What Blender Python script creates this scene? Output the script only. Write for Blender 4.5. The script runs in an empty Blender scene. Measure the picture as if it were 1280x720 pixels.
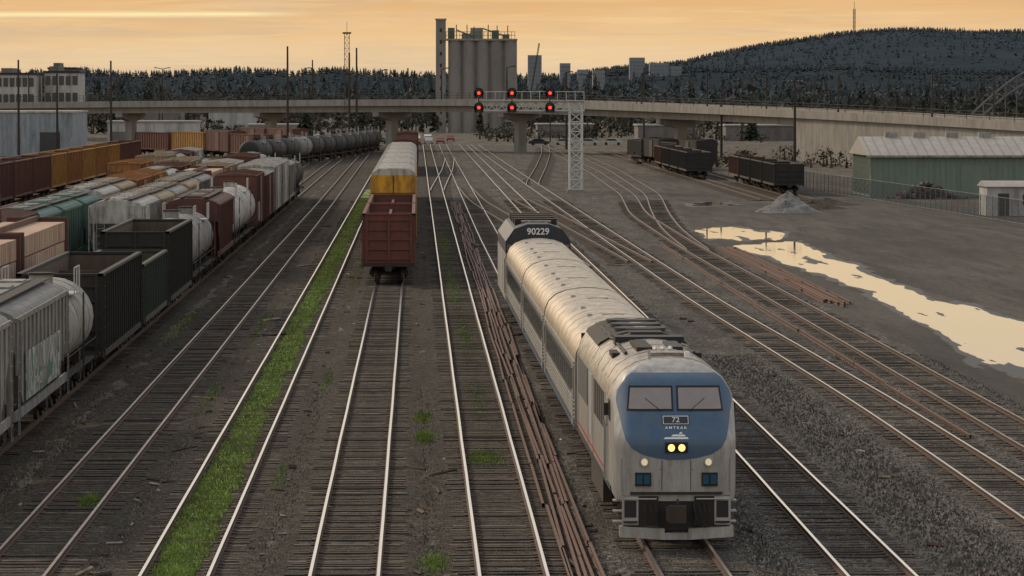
import bpy, math, random
import numpy as np
from mathutils import Vector, noise
random.seed(7); np.random.seed(7)
R=math.radians
scene=bpy.context.scene
# ------------------------------------------------------------------ materials
def nn(nt,t,**k):
    n=nt.nodes.new(t)
    for a,b in k.items(): setattr(n,a,b)
    return n
def newmat(name):
    m=bpy.data.materials.new(name); m.use_nodes=True
    nt=m.node_tree; b=nt.nodes['Principled BSDF']
    return m,nt,b
def c4(c): return (c[0],c[1],c[2],1)
def mixc(nt,fac,a,b,blend='MIX'):
    n=nn(nt,'ShaderNodeMix',data_type='RGBA',blend_type=blend)
    for i,v in ((0,fac),(6,a),(7,b)):
        if isinstance(v,(int,float)): n.inputs[i].default_value=v
        elif isinstance(v,tuple): n.inputs[i].default_value=c4(v)
        else: nt.links.new(v,n.inputs[i])
    return n.outputs[2]
def noisen(nt,vec,scale,detail=5,rough=.6,dist=0):
    n=nn(nt,'ShaderNodeTexNoise'); n.inputs['Scale'].default_value=scale
    n.inputs['Detail'].default_value=detail; n.inputs['Roughness'].default_value=rough
    n.inputs['Distortion'].default_value=dist
    if vec is not None: nt.links.new(vec,n.inputs['Vector'])
    return n.outputs['Fac']
def ramp(nt,fac,stops):
    n=nn(nt,'ShaderNodeValToRGB'); e=n.color_ramp.elements
    while len(e)<len(stops): e.new(.5)
    for i,(p,c) in enumerate(stops):
        e[i].position=p; e[i].color=c4(c) if isinstance(c,tuple) else (c,c,c,1)
    nt.links.new(fac,n.inputs[0]); return n.outputs[0]
def mapping(nt,scale=(1,1,1),kind='Object'):
    t=nn(nt,'ShaderNodeTexCoord'); m=nn(nt,'ShaderNodeMapping'); m.inputs['Scale'].default_value=scale
    nt.links.new(t.outputs[kind],m.inputs['Vector']); return m.outputs[0]
def bumpn(nt,b,h,strength=.5,dist=.05):
    n=nn(nt,'ShaderNodeBump'); n.inputs['Strength'].default_value=strength; n.inputs['Distance'].default_value=dist
    nt.links.new(h,n.inputs['Height']); nt.links.new(n.outputs[0],b.inputs['Normal'])
def sc(c,k): return tuple(min(1,max(0,x*k)) for x in c)
def paint(name,col,rough=.6,metal=0,var=.25,scale=1.5,dirt=(.07,.05,.035),damt=.55,stretch=(1,1,.25),lo=.42):
    m,nt,b=newmat(name)
    v=mapping(nt,stretch)
    n1=noisen(nt,v,scale,6); 
    base=mixc(nt,n1,sc(col,1-var),sc(col,1+var))
    n2=noisen(nt,v,scale*3.1,8,.7)
    f=ramp(nt,n2,[(lo,0.0),(lo+.26,damt)])
    nt.links.new(mixc(nt,f,base,dirt),b.inputs['Base Color'])
    rr=ramp(nt,n2,[(.3,rough*.85),(.8,min(1,rough*1.3))]); nt.links.new(rr,b.inputs['Roughness'])
    b.inputs['Metallic'].default_value=metal
    return m
def plain(name,col,rough=.7,metal=0,emit=0):
    m,nt,b=newmat(name); v=mapping(nt)
    n1=noisen(nt,v,4,4)
    nt.links.new(mixc(nt,n1,sc(col,.82),sc(col,1.15)),b.inputs['Base Color'])
    b.inputs['Roughness'].default_value=rough; b.inputs['Metallic'].default_value=metal
    if emit:
        b.inputs['Emission Color'].default_value=c4(col); b.inputs['Emission Strength'].default_value=emit
    return m
def gravel(name,cols,vs=13,big=.35,moss=0,bump=.9,mossc=(.05,.08,.02),bk=(.62,1.25),stain=None,st=.75):
    m,nt,b=newmat(name); v=mapping(nt)
    vo=nn(nt,'ShaderNodeTexVoronoi'); vo.inputs['Scale'].default_value=vs; nt.links.new(v,vo.inputs['Vector'])
    hv=nn(nt,'ShaderNodeSeparateColor'); nt.links.new(vo.outputs['Color'],hv.inputs[0])
    stone=ramp(nt,hv.outputs[0],[(0,cols[0]),(.5,cols[1]),(1,cols[2])])
    bigv=mapping(nt,(1,.18,1))
    n=noisen(nt,bigv,big,7,.65); k=ramp(nt,n,[(.32,bk[0]),(.68,bk[1])])
    c=mixc(nt,1.0,stone,k,'MULTIPLY')
    n3=noisen(nt,v,2.3,8,.75); c=mixc(nt,1.0,c,ramp(nt,n3,[(.3,.55),(.75,1.35)]),'MULTIPLY')
    if stain:
        n5=noisen(nt,mapping(nt,(.9,.07,1)),.8,9,.72,.6); c=mixc(nt,ramp(nt,n5,[(.47,0.),(.62,st)]),c,stain)
    if moss:
        n4=noisen(nt,bigv,.9,8,.7); f=ramp(nt,n4,[(.55,0.),(.7,moss)]); c=mixc(nt,f,c,mossc)
    nt.links.new(c,b.inputs['Base Color']); b.inputs['Roughness'].default_value=.92
    b.inputs['Specular IOR Level'].default_value=.25
    bumpn(nt,b,vo.outputs['Distance'],bump,.06)
    return m
M={}
M['yard']=gravel('yard_ground',((.046,.037,.029),(.112,.092,.074),(.28,.243,.20)),9,.25,.45,.8,(.075,.08,.033),(.6,1.25),(.04,.031,.023),.6)
M['ballast_b']=gravel('ballast_brown',((.011,.0085,.0065),(.040,.030,.022),(.13,.104,.08)),11,.5,.35)
M['ballast_g']=gravel('ballast_grey',((.024,.0215,.019),(.083,.074,.065),(.29,.265,.235)),12,.5,.0,1,bk=(.55,1.3),stain=(.033,.027,.021),st=.5)
M['asphalt']=gravel('service_yard_asphalt',((.05,.045,.04),(.08,.072,.063),(.122,.111,.098)),10,.12,.0,.4,bk=(.5,1.4),stain=(.036,.032,.028),st=.8)
def tiemat():
    m,nt,b=newmat('timber_tie'); g=nn(nt,'ShaderNodeNewGeometry')
    c=ramp(nt,g.outputs['Random Per Island'],[(0,(.014,.010,.008)),(.45,(.045,.032,.023)),(.8,(.10,.074,.053)),(1,(.19,.15,.115))])
    v=mapping(nt,(1,12,1)); c=mixc(nt,1.0,c,ramp(nt,noisen(nt,v,3,6),[(.3,.55),(.75,1.4)]),'MULTIPLY')
    n=noisen(nt,mapping(nt),1.6,8,.75); c=mixc(nt,ramp(nt,n,[(.47,0.),(.55,.85)]),c,(.045,.035,.026))
    nt.links.new(c,b.inputs['Base Color']); b.inputs['Roughness'].default_value=.9; return m
M['tie']=tiemat()
M['railtop']=plain('rail_head_polished',(.85,.83,.79),.22,1)
M['railtop_m']=plain('rail_head_worn',(.60,.55,.50),.3,1)
M['railtop_d']=paint('rail_head_dull',(.36,.28,.22),.4,.8,.3)
M['railside']=paint('rail_rust',(.085,.044,.028),.8)
M['rustrail']=paint('stored_rail_rust',(.17,.09,.062),.7,.1,.35,3,(.05,.035,.03),.5)
M['black']=plain('black_steel',(.018,.018,.02),.6)
M['under']=paint('underframe_grime',(.03,.026,.023),.85)
M['wheel']=plain('wheel_steel',(.06,.045,.035),.6,.3)
M['silver']=paint('silver_paint',(.44,.425,.40),.45,.25,.15,1,(.17,.14,.115),.65)
M['silverw']=paint('silver_nose',(.44,.435,.42),.42,.1,.1,1.4,(.20,.175,.145),.65,lo=.38)
M['stain']=paint('stainless_side',(.46,.45,.43),.38,.6,.15,1,(.13,.105,.085),.6)
M['croof']=paint('coach_roof',(.56,.47,.36),.36,.45,.25,.9,(.17,.125,.085),.75,(1,.5,1),.4)
M['lroof']=paint('locomotive_roof',(.40,.35,.295),.42,.35,.25,1.2,(.085,.068,.053),.85,(1,.5,1),.38)
M['blue']=paint('locomotive_blue',(.05,.115,.205),.38,0,.12,1.4,(.14,.15,.16),.45)
M['navy']=paint('cab_car_dark_blue',(.02,.032,.05),.5,0,.2)
M['letter']=plain('white_lettering',(.85,.85,.85),.5)
M['redstripe']=plain('red_stripe',(.35,.03,.03),.5)
M['wglass']=plain('windshield_glass',(.30,.27,.25),.14,.3)
M['dglass']=plain('dark_glass',(.02,.025,.03),.1)
M['lamp']=plain('headlight_lit',(1.,.56,.16),.3,0,2.2)
M['lampoff']=plain('lamp_lens',(.75,.62,.4),.2,0,.5)
M['ditch']=plain('ditch_lamp_lens',(.02,.09,.15),.15)
M['sigred']=plain('signal_red_lit',(1,.03,.012),.4,0,4)
M['rub']=plain('black_rubber',(.015,.015,.015),.7)
M['conc']=paint('concrete',(.31,.29,.26),.85,0,.15,.3,(.15,.135,.115),.65)
M['silo']=paint('silo_concrete',(.25,.235,.215),.9,0,.15,.12,(.14,.13,.12),.6)
M['galv']=plain('galvanised_steel',(.42,.43,.43),.5,.3)
M['gantry']=plain('gantry_galvanised',(.55,.56,.55),.6,.1)
M['pole']=plain('pole_wood',(.045,.036,.03),.9)
P=dict(brown=(.14,.046,.032),red=(.165,.042,.028),dred=(.10,.035,.026),yellow=(.42,.21,.04),orange=(.36,.15,.04),tan=(.38,.29,.19),
  grey=(.25,.25,.245),lgrey=(.34,.33,.31),white=(.54,.52,.48),blackc=(.016,.016,.016),teal=(.07,.18,.155),dgreen=(.035,.05,.04),agyellow=(.68,.34,.02))
for k,c in P.items(): M[k]=paint('freight_'+k,c,.68,0,.28,.9,(.07,.048,.034) if sum(c)>.2 else (.07,.06,.05),.7 if sum(c)>.2 else .35,lo=.40)
M['lumber']=paint('lumber_wrap',(.48,.32,.235),.8,0,.3,2,(.28,.16,.11),.5,(1,1,1))
M['lumber2']=paint('lumber_raw',(.52,.38,.26),.8,0,.3,3,(.25,.14,.09),.5,(1,3,6))
M['inside']=paint('car_interior_rust',(.115,.085,.062),.9)
def graf(name,c1,c2):
    m,nt,b=newmat(name); v=mapping(nt,(1,.55,.75))
    n=noisen(nt,v,1.0,1,.5,1.6)
    f=ramp(nt,n,[(0,(.25,.25,.245)),(.40,c1),(.47,(.02,.02,.02)),(.485,c2),(.55,(.6,.6,.58)),(.575,(.25,.25,.245))]); nt.nodes[-1].color_ramp.interpolation='CONSTANT'
    n2=noisen(nt,mapping(nt,(1,1,.25)),2.5,8,.7)
    nt.links.new(mixc(nt,ramp(nt,n2,[(.40,0.),(.66,.65)]),f,(.09,.075,.06)),b.inputs['Base Color']); b.inputs['Roughness'].default_value=.6; return m
M['graf1']=graf('graffiti_paint_green',(.05,.17,.12),(.45,.47,.45))
M['graf2']=graf('graffiti_paint_blue',(.1,.2,.35),(.45,.15,.1))

# ------------------------------------------------------------------ builder
class B:
    def __init__(s): s.v=[];s.f=[];s.m=[];s.mats=[]
    def mi(s,k):
        m=M[k] if isinstance(k,str) else k
        if m not in s.mats: s.mats.append(m)
        return s.mats.index(m)
    def add(s,vs,fs,k):
        o=len(s.v); s.v+=[tuple(p) for p in vs]; i=s.mi(k)
        for f in fs: s.f.append(tuple(o+a for a in f)); s.m.append(i)
    def box(s,x0,x1,y0,y1,z0,z1,k):
        s.add([(x0,y0,z0),(x1,y0,z0),(x1,y1,z0),(x0,y1,z0),(x0,y0,z1),(x1,y0,z1),(x1,y1,z1),(x0,y1,z1)],
          [(3,2,1,0),(4,5,6,7),(0,1,5,4),(1,2,6,5),(2,3,7,6),(3,0,4,7)],k)
    def cyl(s,p0,p1,r,k,n=10,r2=None,caps=True):
        p0=Vector(p0);p1=Vector(p1);d=(p1-p0).normalized()
        a=Vector((0,0,1)) if abs(d.z)<.9 else Vector((1,0,0))
        u=d.cross(a).normalized();w=d.cross(u); r2=r if r2 is None else r2
        vs=[];
        for p,q in((p0,r),(p1,r2)):
            for i in range(n):
                t=2*math.pi*i/n; vs.append(p+u*math.cos(t)*q+w*math.sin(t)*q)
        fs=[(i,(i+1)%n,n+(i+1)%n,n+i) for i in range(n)]
        if caps: fs+=[tuple(range(n-1,-1,-1)),tuple(range(n,2*n))]
        s.add(vs,fs,k)
    def rings(s,rings,k,cap0=True,cap1=True):
        n=len(rings[0]); vs=[p for r in rings for p in r]; fs=[]
        for j in range(len(rings)-1):
            for i in range(n): fs.append((j*n+i,j*n+(i+1)%n,(j+1)*n+(i+1)%n,(j+1)*n+i))
        if cap0: fs.append(tuple(range(n-1,-1,-1)))
        if cap1: fs.append(tuple(range((len(rings)-1)*n,len(rings)*n)))
        s.add(vs,fs,k)
    def prism(s,prof,y0,y1,k): s.rings([[(x,y0,z) for x,z in prof],[(x,y1,z) for x,z in prof]],k)
    def prismx(s,prof,x0,x1,k): s.rings([[(x0,y,z) for y,z in prof],[(x1,y,z) for y,z in prof]],k)
    def mesh(s,name,smooth=True,fixn=True):
        me=bpy.data.meshes.new(name); me.from_pydata(s.v,[],s.f)
        for m in s.mats: me.materials.append(m)
        me.polygons.foreach_set('material_index',s.m); me.update()
        if fixn:
            import bmesh
            bm=bmesh.new(); bm.from_mesh(me); bmesh.ops.recalc_face_normals(bm,faces=bm.faces); bm.to_mesh(me); bm.free()
        if smooth:
            me.polygons.foreach_set('use_smooth',[True]*len(me.polygons)); me.set_sharp_from_angle(angle=R(33))
        return me
    def obj(s,name,loc=(0,0,0),rz=0,parent=None,**k):
        o=bpy.data.objects.new(name,s.mesh(name,**k)); o.location=loc; o.rotation_euler=(0,0,rz)
        scene.collection.objects.link(o)
        if parent: o.parent=parent
        return o
def empty(name,loc=(0,0,0),rz=0):
    o=bpy.data.objects.new(name,None); o.location=loc; o.rotation_euler=(0,0,rz); scene.collection.objects.link(o); return o
def link(name,me,loc,rz=0,s=1):
    o=bpy.data.objects.new(name,me); o.location=loc; o.rotation_euler=(0,0,rz); o.scale=(s,s,s) if not isinstance(s,tuple) else s
    scene.collection.objects.link(o); return o

# ------------------------------------------------------------------ ground
b=B(); b.add([(-4000,-200,0),(4000,-200,0),(6000,12000,0),(-6000,12000,0)],[(0,1,2,3)],'yard'); b.obj('ground',smooth=False)
b=B()
pts=[(20.6,60),(60,60),(60,340),(45,480),(33,560),(29,560),(27.5,470),(23.5,400),(21.2,330),(20.6,250)]
b.add([(x,y,.006) for x,y in pts],[tuple(range(len(pts)))],'asphalt'); b.obj('service_yard_pavement',smooth=False)

# ------------------------------------------------------------------ tracks
def interp(tab,y):
    if y<=tab[0][0]: return tab[0][1]
    for (a,p),(c,q) in zip(tab,tab[1:]):
        if y<=c:
            t=(y-a)/(c-a); return p+(q-p)*t
    return tab[-1][1]
def path(tab):
    def f(y): return sum(interp(tab,y+d) for d in (-16,-8,0,8,16))/5
    return f
T={1:path([(60,-9.0),(400,-9.0),(900,-9.6)]),2:path([(60,-5.38),(900,-5.38)]),3:path([(60,-1.63),(500,-1.63),(900,-1.2)]),
 4:path([(60,2.12),(900,1.9)]),5:path([(60,6.35),(101,6.08),(196,5.6),(320,5.35),(900,5.3)]),
 6:path([(60,10.25),(250,10.15),(900,9.6)]),7:path([(60,15.95),(140,15.9),(220,14.8),(590,13.1),(900,12)]),
 8:path([(60,19.0),(300,19.0),(376,19.6),(450,22.3),(590,24.3),(900,26)]),
 9:path([(280,19.0),(330,19.9),(376,21.6),(450,25),(590,27.5),(900,30)]),
 10:path([(430,39.6),(900,39.6)]),11:path([(500,35.6),(900,35.6)]),
 'A':path([(60,-13.2),(900,-13.2)]),'B':path([(60,-17.5),(900,-17.5)]),'C':path([(60,-21.8),(900,-21.8)]),
 'D':path([(60,-26.3),(900,-26.3)]),'D2':path([(60,-31),(900,-31)]),'E':path([(60,-39.6),(900,-39.6)]),
 'X':path([(250,10.15),(330,8.6),(420,6),(500,5.3)]),'Y':path([(260,14.4),(360,12.2),(440,10.1)]),
 'Z':path([(500,13.4),(620,18),(760,23),(900,27)]),'W':path([(470,2.1),(600,4.2),(700,5.3),(760,5.3)])}
ZR=.21
def heading(f,y): return math.atan2(-(f(y+2)-f(y-2)),4)
def track(f,y0,y1,top,tie_to=430,ties=True,bal='ballast_b'):
    b=B(); ys=np.arange(y0,y1+.1,6.0)
    vs=[];fs=[]
    prof=[(-1.95,.008),(-1.35,.052),(-.6,.058),(0,.045),(.6,.058),(1.35,.052),(1.95,.008)]; n=len(prof)
    ys2=np.arange(y0,y1+.1,2.0)
    for y in ys2:
        X=f(y)
        for i,(px,pz) in enumerate(prof): vs.append((X+px+(random.uniform(-.28,.22) if i in(0,n-1) else 0),y,pz))
    for j in range(len(ys2)-1):
        for i in range(n-1): fs.append((j*n+i,j*n+i+1,(j+1)*n+i+1,(j+1)*n+i))
    b.add(vs,fs,bal)
    if ties:
        y=y0
        while y<min(y1,tie_to):
            y+=.56+random.uniform(-.05,.05); X=f(y); w=.11+random.uniform(-.015,.01); L=1.28+random.uniform(-.05,.07)
            dx=random.uniform(-.08,.08); sk=random.uniform(-.04,.04); zt=.075+random.uniform(-.032,.012)
            b.add([(X+dx-L,y-w-sk,0.0),(X+dx+L,y-w+sk,0.0),(X+dx+L,y+w+sk,0.0),(X+dx-L,y+w-sk,0.0),
                   (X+dx-L,y-w-sk,zt),(X+dx+L,y-w+sk,zt),(X+dx+L,y+w+sk,zt),(X+dx-L,y+w-sk,zt)],
                 [(4,5,6,7),(0,1,5,4),(1,2,6,5),(2,3,7,6),(3,0,4,7)],'tie')
            if y<150:
                for sx in(-.755,.755): b.box(X+sx-.17,X+sx+.17,y-.09,y+.09,zt,zt+.014,'railside')
    for sx in(-.755,.755):
        pr=[(-.07,.07),(-.07,.09),(-.012,.11),(-.012,.165),(-.036,.18),(-.036,ZR),(.036,ZR),(.036,.18),(.012,.165),(.012,.11),(.07,.09),(.07,.07)]
        m=len(pr); vs=[]
        for y in ys: vs+=[(f(y)+sx+px+.012*noise.noise(Vector((y*.08,sx,y0))),y,pz) for px,pz in pr]
        fa=[];fb=[]
        for j in range(len(ys)-1):
            for i in range(m-1):
                q=(j*m+i,j*m+i+1,(j+1)*m+i+1,(j+1)*m+i)
                (fb if i==5 else fa).append(q)
        b.add(vs,fa,'railside'); b.add(vs,fb,top)
    b.obj('railway_track',smooth=False,fixn=False)
for k in(2,3,4): track(T[k],70,900,'railtop')
track(T[1],70,900,'railtop_d')
for k in(5,6): track(T[k],70,900,'railtop' if k==6 else 'railtop_m',bal='ballast_g')
track(T[7],70,900,'railtop_m',bal='ballast_g'); track(T[8],70,900,'railtop_d',bal='ballast_g')
track(T[9],290,900,'railtop_d',bal='ballast_g')
track(T['X'],262,490,'railtop_d',tie_to=300); track(T['Y'],270,430,'railtop_d',tie_to=300)
track(T['Z'],500,900,'railtop_d',ties=False); track(T['W'],470,760,'railtop_m',ties=False)
for k in(10,11): track(T[k],430,800,'railtop_d',ties=False)
for k in'ABC': track(T[k],100,800,'railtop_d',tie_to=200)
for k in('D','D2','E'): track(T[k],240,800,'railtop_d',ties=False)
b=B(); vs=[];fs=[];ys=np.arange(60,905,3.)
for i,y in enumerate(ys):
    r=T[8](y)+1.7
    vs+=[(4.55+random.uniform(-.15,.15),y,.004),(r+random.uniform(-.35,.35),y,.004)]
    if i: fs.append((2*i-2,2*i-1,2*i+1,2*i))
b.add(vs,fs,'ballast_g'); b.obj('ballast_bed',smooth=False)

def rails_pile(name,x0,x1,y0,y1,n,seed):
    rnd=random.Random(seed); b=B()
    for i in range(n):
        bx=x0+(x1-x0)*(i+.5)/n; y=y0+rnd.uniform(0,8)
        ph=rnd.uniform(0,6)
        while y<y1:
            L=rnd.choice([23.7,23.7,11.9]); ye=min(y+L,y1); m=6; vs=[]
            off=rnd.uniform(-.05,.05); sl_=rnd.uniform(-.004,.004)
            for j in range(m+1):
                yy=y+(ye-y)*j/m; X=bx+off+sl_*(yy-y)+.035*math.sin(yy*.05+ph)
                for px,pz in((-.065,0.01),(-.065,.03),(-.015,.045),(-.035,.14),(-.035,.17),(.035,.17),(.035,.14),(.015,.045),(.065,.03),(.065,.01)): vs.append((X+px,yy,pz))
            b.add(vs,[(j*10+i2,j*10+i2+1,(j+1)*10+i2+1,(j+1)*10+i2) for j in range(m) for i2 in range(9)],'rustrail')
            y=ye+rnd.uniform(.1,.5)
    b.obj(name,smooth=False,fixn=False)
rails_pile('stored_rails',3.2,4.15,84,420,6,3)
rails_pile('stored_rails',20.9,22.3,214,296,8,5)
rails_pile('stored_rails',17.1,17.5,130,300,1,8)

def stones(name,regions,k):
    V=[];F=[];o=0
    for (x0,x1,y0,y1,n,s0,s1) in regions:
        X=np.random.uniform(x0,x1,n); Y=y0+(y1-y0)*np.random.rand(n)**1.35
        S=np.random.uniform(s0,s1,n)
        for x,y,s in zip(X,Y,S):
            a=random.random()*6.28; r=[random.uniform(.7,1.2)*s for _ in range(5)]
            base=[(x+r[i]*math.cos(a+i*1.57),y+r[i]*math.sin(a+i*1.57),0.0) for i in range(4)]
            V+=base; V.append((x+random.uniform(-.3,.3)*s,y+random.uniform(-.3,.3)*s,.045+s*random.uniform(.5,1.)))
            F+=[(o,o+1,o+4),(o+1,o+2,o+4),(o+2,o+3,o+4),(o+3,o,o+4)]; o+=5
    me=bpy.data.meshes.new(name); me.from_pydata(V,[],F); me.materials.append(k)
    ob=bpy.data.objects.new(name,me); scene.collection.objects.link(ob)
def stonemat(name,a,b_,c):
    m,nt,b=newmat(name); g=nn(nt,'ShaderNodeNewGeometry')
    nt.links.new(ramp(nt,g.outputs['Random Per Island'],[(0,a),(.6,b_),(1,c)]),b.inputs['Base Color']); b.inputs['Roughness'].default_value=.9; return m
stones('ballast_stones',[(4.6,8.2,92,150,9000,.03,.055),(8.2,21,92,175,38000,.03,.055)],stonemat('stone_grey',(.033,.03,.027),(.09,.082,.073),(.31,.285,.25)))
stones('gravel_stones',[(-12,4.6,92,155,30000,.02,.045)],stonemat('stone_brown',(.033,.027,.022),(.105,.084,.066),(.29,.25,.20)))
b=B(); rnd=random.Random(11)
for i in range(260):
    gx=rnd.choice([-11.1,-7.2,-7.2,-3.5,-3.5,.25,.25,4.4,8.1,13])+rnd.gauss(0,.35); y=94+rnd.random()**1.7*260; L=rnd.uniform(.08,.4) if rnd.random()<.85 else rnd.uniform(.6,1.4); a=rnd.uniform(0,3.14)
    p=Vector((gx,y,.05)); dd=Vector((math.cos(a),math.sin(a),rnd.uniform(0,.1)))*L
    b.cyl(p,p+dd,rnd.uniform(.02,.06),rnd.choice(['tie','railside','lgrey','tan','under','railside','tie']),4)
b.obj('track_debris')

# ------------------------------------------------------------------ grass
def grassmat():
    m,nt,b=newmat('yard_grass'); g=nn(nt,'ShaderNodeNewGeometry'); v=mapping(nt,(1,.3,1))
    c=ramp(nt,g.outputs['Random Per Island'],[(0,(.09,.13,.024)),(.6,(.19,.285,.045)),(1,(.32,.40,.10))])
    c=mixc(nt,1.0,c,ramp(nt,noisen(nt,v,1.3,6),[(.3,.5),(.7,1.3)]),'MULTIPLY')
    nt.links.new(c,b.inputs['Base Color']); b.inputs['Roughness'].default_value=.75; return m
M['grass']=grassmat()
def grasssheet():
    m,nt,b=newmat('moss_and_grass_mat'); v=mapping(nt,(1,.35,1))
    c=ramp(nt,noisen(nt,v,4,9,.78),[(.32,(.05,.05,.022)),(.44,(.12,.165,.03)),(.58,(.21,.30,.045)),(.75,(.32,.40,.10))])
    nt.links.new(c,b.inputs['Base Color']); b.inputs['Roughness'].default_value=.9; bumpn(nt,b,noisen(nt,v,14,4),.8,.05); return m
M['gsheet']=grasssheet()
def gmask(x,y):
    u=(x+5.5)/.56
    n=noise.noise(Vector((x*1.7,y*.22,0)))*.9+noise.noise(Vector((x*5,y*.9,3)))*.5
    fade=1.0 if y<330 else max(0,1-(y-330)/260)
    return 1.02-abs(u)**2.2+n*.95-(1-fade)*.8
b=B(); vs=[];fs=[]; cx=.07
y=88.
while y<480:
    cy=.25 if y<150 else (.5 if y<260 else 1.2)
    for i in range(24):
        x=-6.3+i*cx
        if gmask(x+cx/2,y+cy/2)>.27:
            o=len(vs); z=.066; vs+=[(x,y,z),(x+cx,y,z),(x+cx,y+cy,z),(x,y+cy,z)]; fs.append((o,o+1,o+2,o+3))
    y+=cy
b.add(vs,fs,'gsheet')
vs=[];fs=[]
def blade(x,y,h,w):
    o=len(vs); a=random.random()*3.14; dx=math.cos(a)*w; dy=math.sin(a)*w; lx=random.uniform(-.5,.5)*h; ly=random.uniform(-.5,.5)*h
    vs.extend([(x-dx,y-dy,.04),(x+dx,y+dy,.04),(x+lx,y+ly,.06+h)]); fs.append((o,o+1,o+2))
for i in range(90000):
    x=random.uniform(-6.4,-4.6); y=90+ (random.random()**1.6)*350
    if gmask(x,y)>.12: blade(x,y,random.uniform(.03,.1),random.uniform(.015,.04))
b.add(vs,fs,'grass'); b.obj('grass_strip',smooth=False,fixn=False)
vs=[];fs=[]; b=B()
for (cx_,cy_,rx,ry,n) in [(-8.7,112,.28,1.6,1500),(1.95,125,.5,2.2,2200),(.2,133,.25,2.2,1100),(.15,141,.25,2,700),(2.1,150,.4,9,500),(2.1,190,.45,16,1400),(2.0,235,.45,25,1900),(1.9,300,.45,35,2200),
      (.4,97,.3,2,500),(-3.4,160,.2,6,250),(-7.4,150,.3,10,300),(-7.3,200,.3,20,400),(-3.9,120,.15,5,150),(-11,200,.4,20,500),(-3.6,250,.4,40,400)]:
    for i in range(n):
        x=cx_+random.gauss(0,.5)*rx; y=cy_+random.gauss(0,.5)*ry; blade(x,y,random.uniform(.02,.06),random.uniform(.015,.035))
b.add(vs,fs,'grass'); b.obj('weed_patches',smooth=False,fixn=False)

# ------------------------------------------------------------------ puddles
def watermat():
    m,nt,b=newmat('puddle_water'); b.inputs['Base Color'].default_value=(.03,.025,.018,1); b.inputs['Roughness'].default_value=.03
    b.inputs['IOR'].default_value=1.33; v=mapping(nt,(1,.25,1)); bumpn(nt,b,noisen(nt,v,1.5,3),.05,.02); return m
M['water']=watermat()
M['mud']=plain('wet_mud',(.03,.025,.02),.55)
def inside(p,poly):
    x,y=p;c=False;j=len(poly)-1
    for i in range(len(poly)):
        xi,yi=poly[i];xj,yj=poly[j]
        if (yi>y)!=(yj>y) and x<(xj-xi)*(y-yi)/(yj-yi)+xi: c=not c
        j=i
    return c
def pud(polys,name):
    b=B()
    for poly in polys:
        xs=[p[0] for p in poly];ysl=[p[1] for p in poly]
        for mat,z,dx,dy,thr,wob,off in(('mud',.010,.12,.6,.9,.9,.5),('water',.014,.05,.35,.43,.9,0)):
            vs=[];fs=[]
            for iy in range(int((max(ysl)-min(ysl)+10)/dy)):
                y=min(ysl)-5+iy*dy; run=None
                for ix in range(int((max(xs)-min(xs)+3)/dx)+2):
                    x=min(xs)-1.5+ix*dx
                    n=noise.noise(Vector((x*.6,y*.08,1)))*1.0+noise.noise(Vector((x*1.8,y*.25,5)))*.45
                    q=(x+n*wob,y+n*6); ins=inside(q,poly) or (off and (inside((q[0]+off,q[1]+2),poly) or inside((q[0]-off,q[1]-2),poly)))
                    ins=ins and (noise.noise(Vector((x*.8,y*.09,9)))+.3*noise.noise(Vector((x*2.4,y*.3,2)))+.08*noise.noise(Vector((x*8,y*1.,2)))<thr)
                    if ins and run is None: run=x
                    if (not ins) and run is not None:
                        o=len(vs); vs+=[(run,y,z),(x,y,z),(x,y+dy,z),(run,y+dy,z)]; fs.append((o,o+1,o+2,o+3)); run=None
            b.add(vs,fs,mat)
    b.obj(name,smooth=False,fixn=False)
pud([[(22.4,301),(27.9,311),(27.4,286),(27.2,247),(27.2,223),(29.5,199),(30,170),(27,155),(23.2,164),(23.2,176),(23.9,196),(24.3,214),(24.5,236),(23.9,270),(22.4,288)]],'puddle')
pud([[(21.7,338),(25,342),(28.6,329),(26.9,314),(22.4,316)]],'puddle')
pud([[(26.5,420),(31,425),(31.5,412),(27,408)],[(23.2,500),(27,505),(27,480),(24,478)]],'puddle')

# ------------------------------------------------------------------ rolling stock
def truck(b,yc,g=.9,big=1.0,side='under'):
    for dy in(-g,g):
        for sx in(-1,1): b.cyl((sx*.68,yc+dy,.46*big),(sx*.81,yc+dy,.46*big),.46*big,'wheel',16)
        b.cyl((-.68,yc+dy,.46*big),(.68,yc+dy,.46*big),.08,'wheel',6)
    for sx in(-1,1):
        x0,x1=(.86,1.0) if sx>0 else(-1.0,-.86)
        b.prismx([(yc-g-.35,.42),(yc-g-.3,.7),(yc-.35,.78),(yc+.35,.78),(yc+g+.3,.7),(yc+g+.35,.42),(yc+g,.36),(yc+.4,.26),(yc-.4,.26),(yc-g,.36)],x0,x1,side)
        for dy in(-g,g): b.cyl((sx*1.0,yc+dy,.5),(sx*1.08,yc+dy,.5),.12,'wheel',8)
    b.box(-.86,.86,yc-.2,yc+.2,.45,.8,'under')
def coupler(b,y,s):
    b.box(-.14,.14,min(y,y+s*.75),max(y,y+s*.75),.72,.98,'under'); b.box(-.2,.16,min(y+s*.6,y+s*.85),max(y+s*.6,y+s*.85),.66,1.04,'under')
def ladder(b,x,y0,y1,z0,z1,ax='y',k='under'):
    n=int((z1-z0)/.38)
    for i in range(n+1):
        z=z0+(z1-z0)*i/n
        if ax=='y': b.box(x-.012,x+.012,y0,y1,z-.012,z+.012,k)
        else: b.box(y0,y1,x-.012,x+.012,z-.012,z+.012,k)
    for q in(y0,y1):
        if ax=='y': b.box(x-.015,x+.015,q-.015,q+.015,z0,z1,k)
        else: b.box(q-.015,q+.015,x-.015,x+.015,z0,z1,k)
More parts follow.
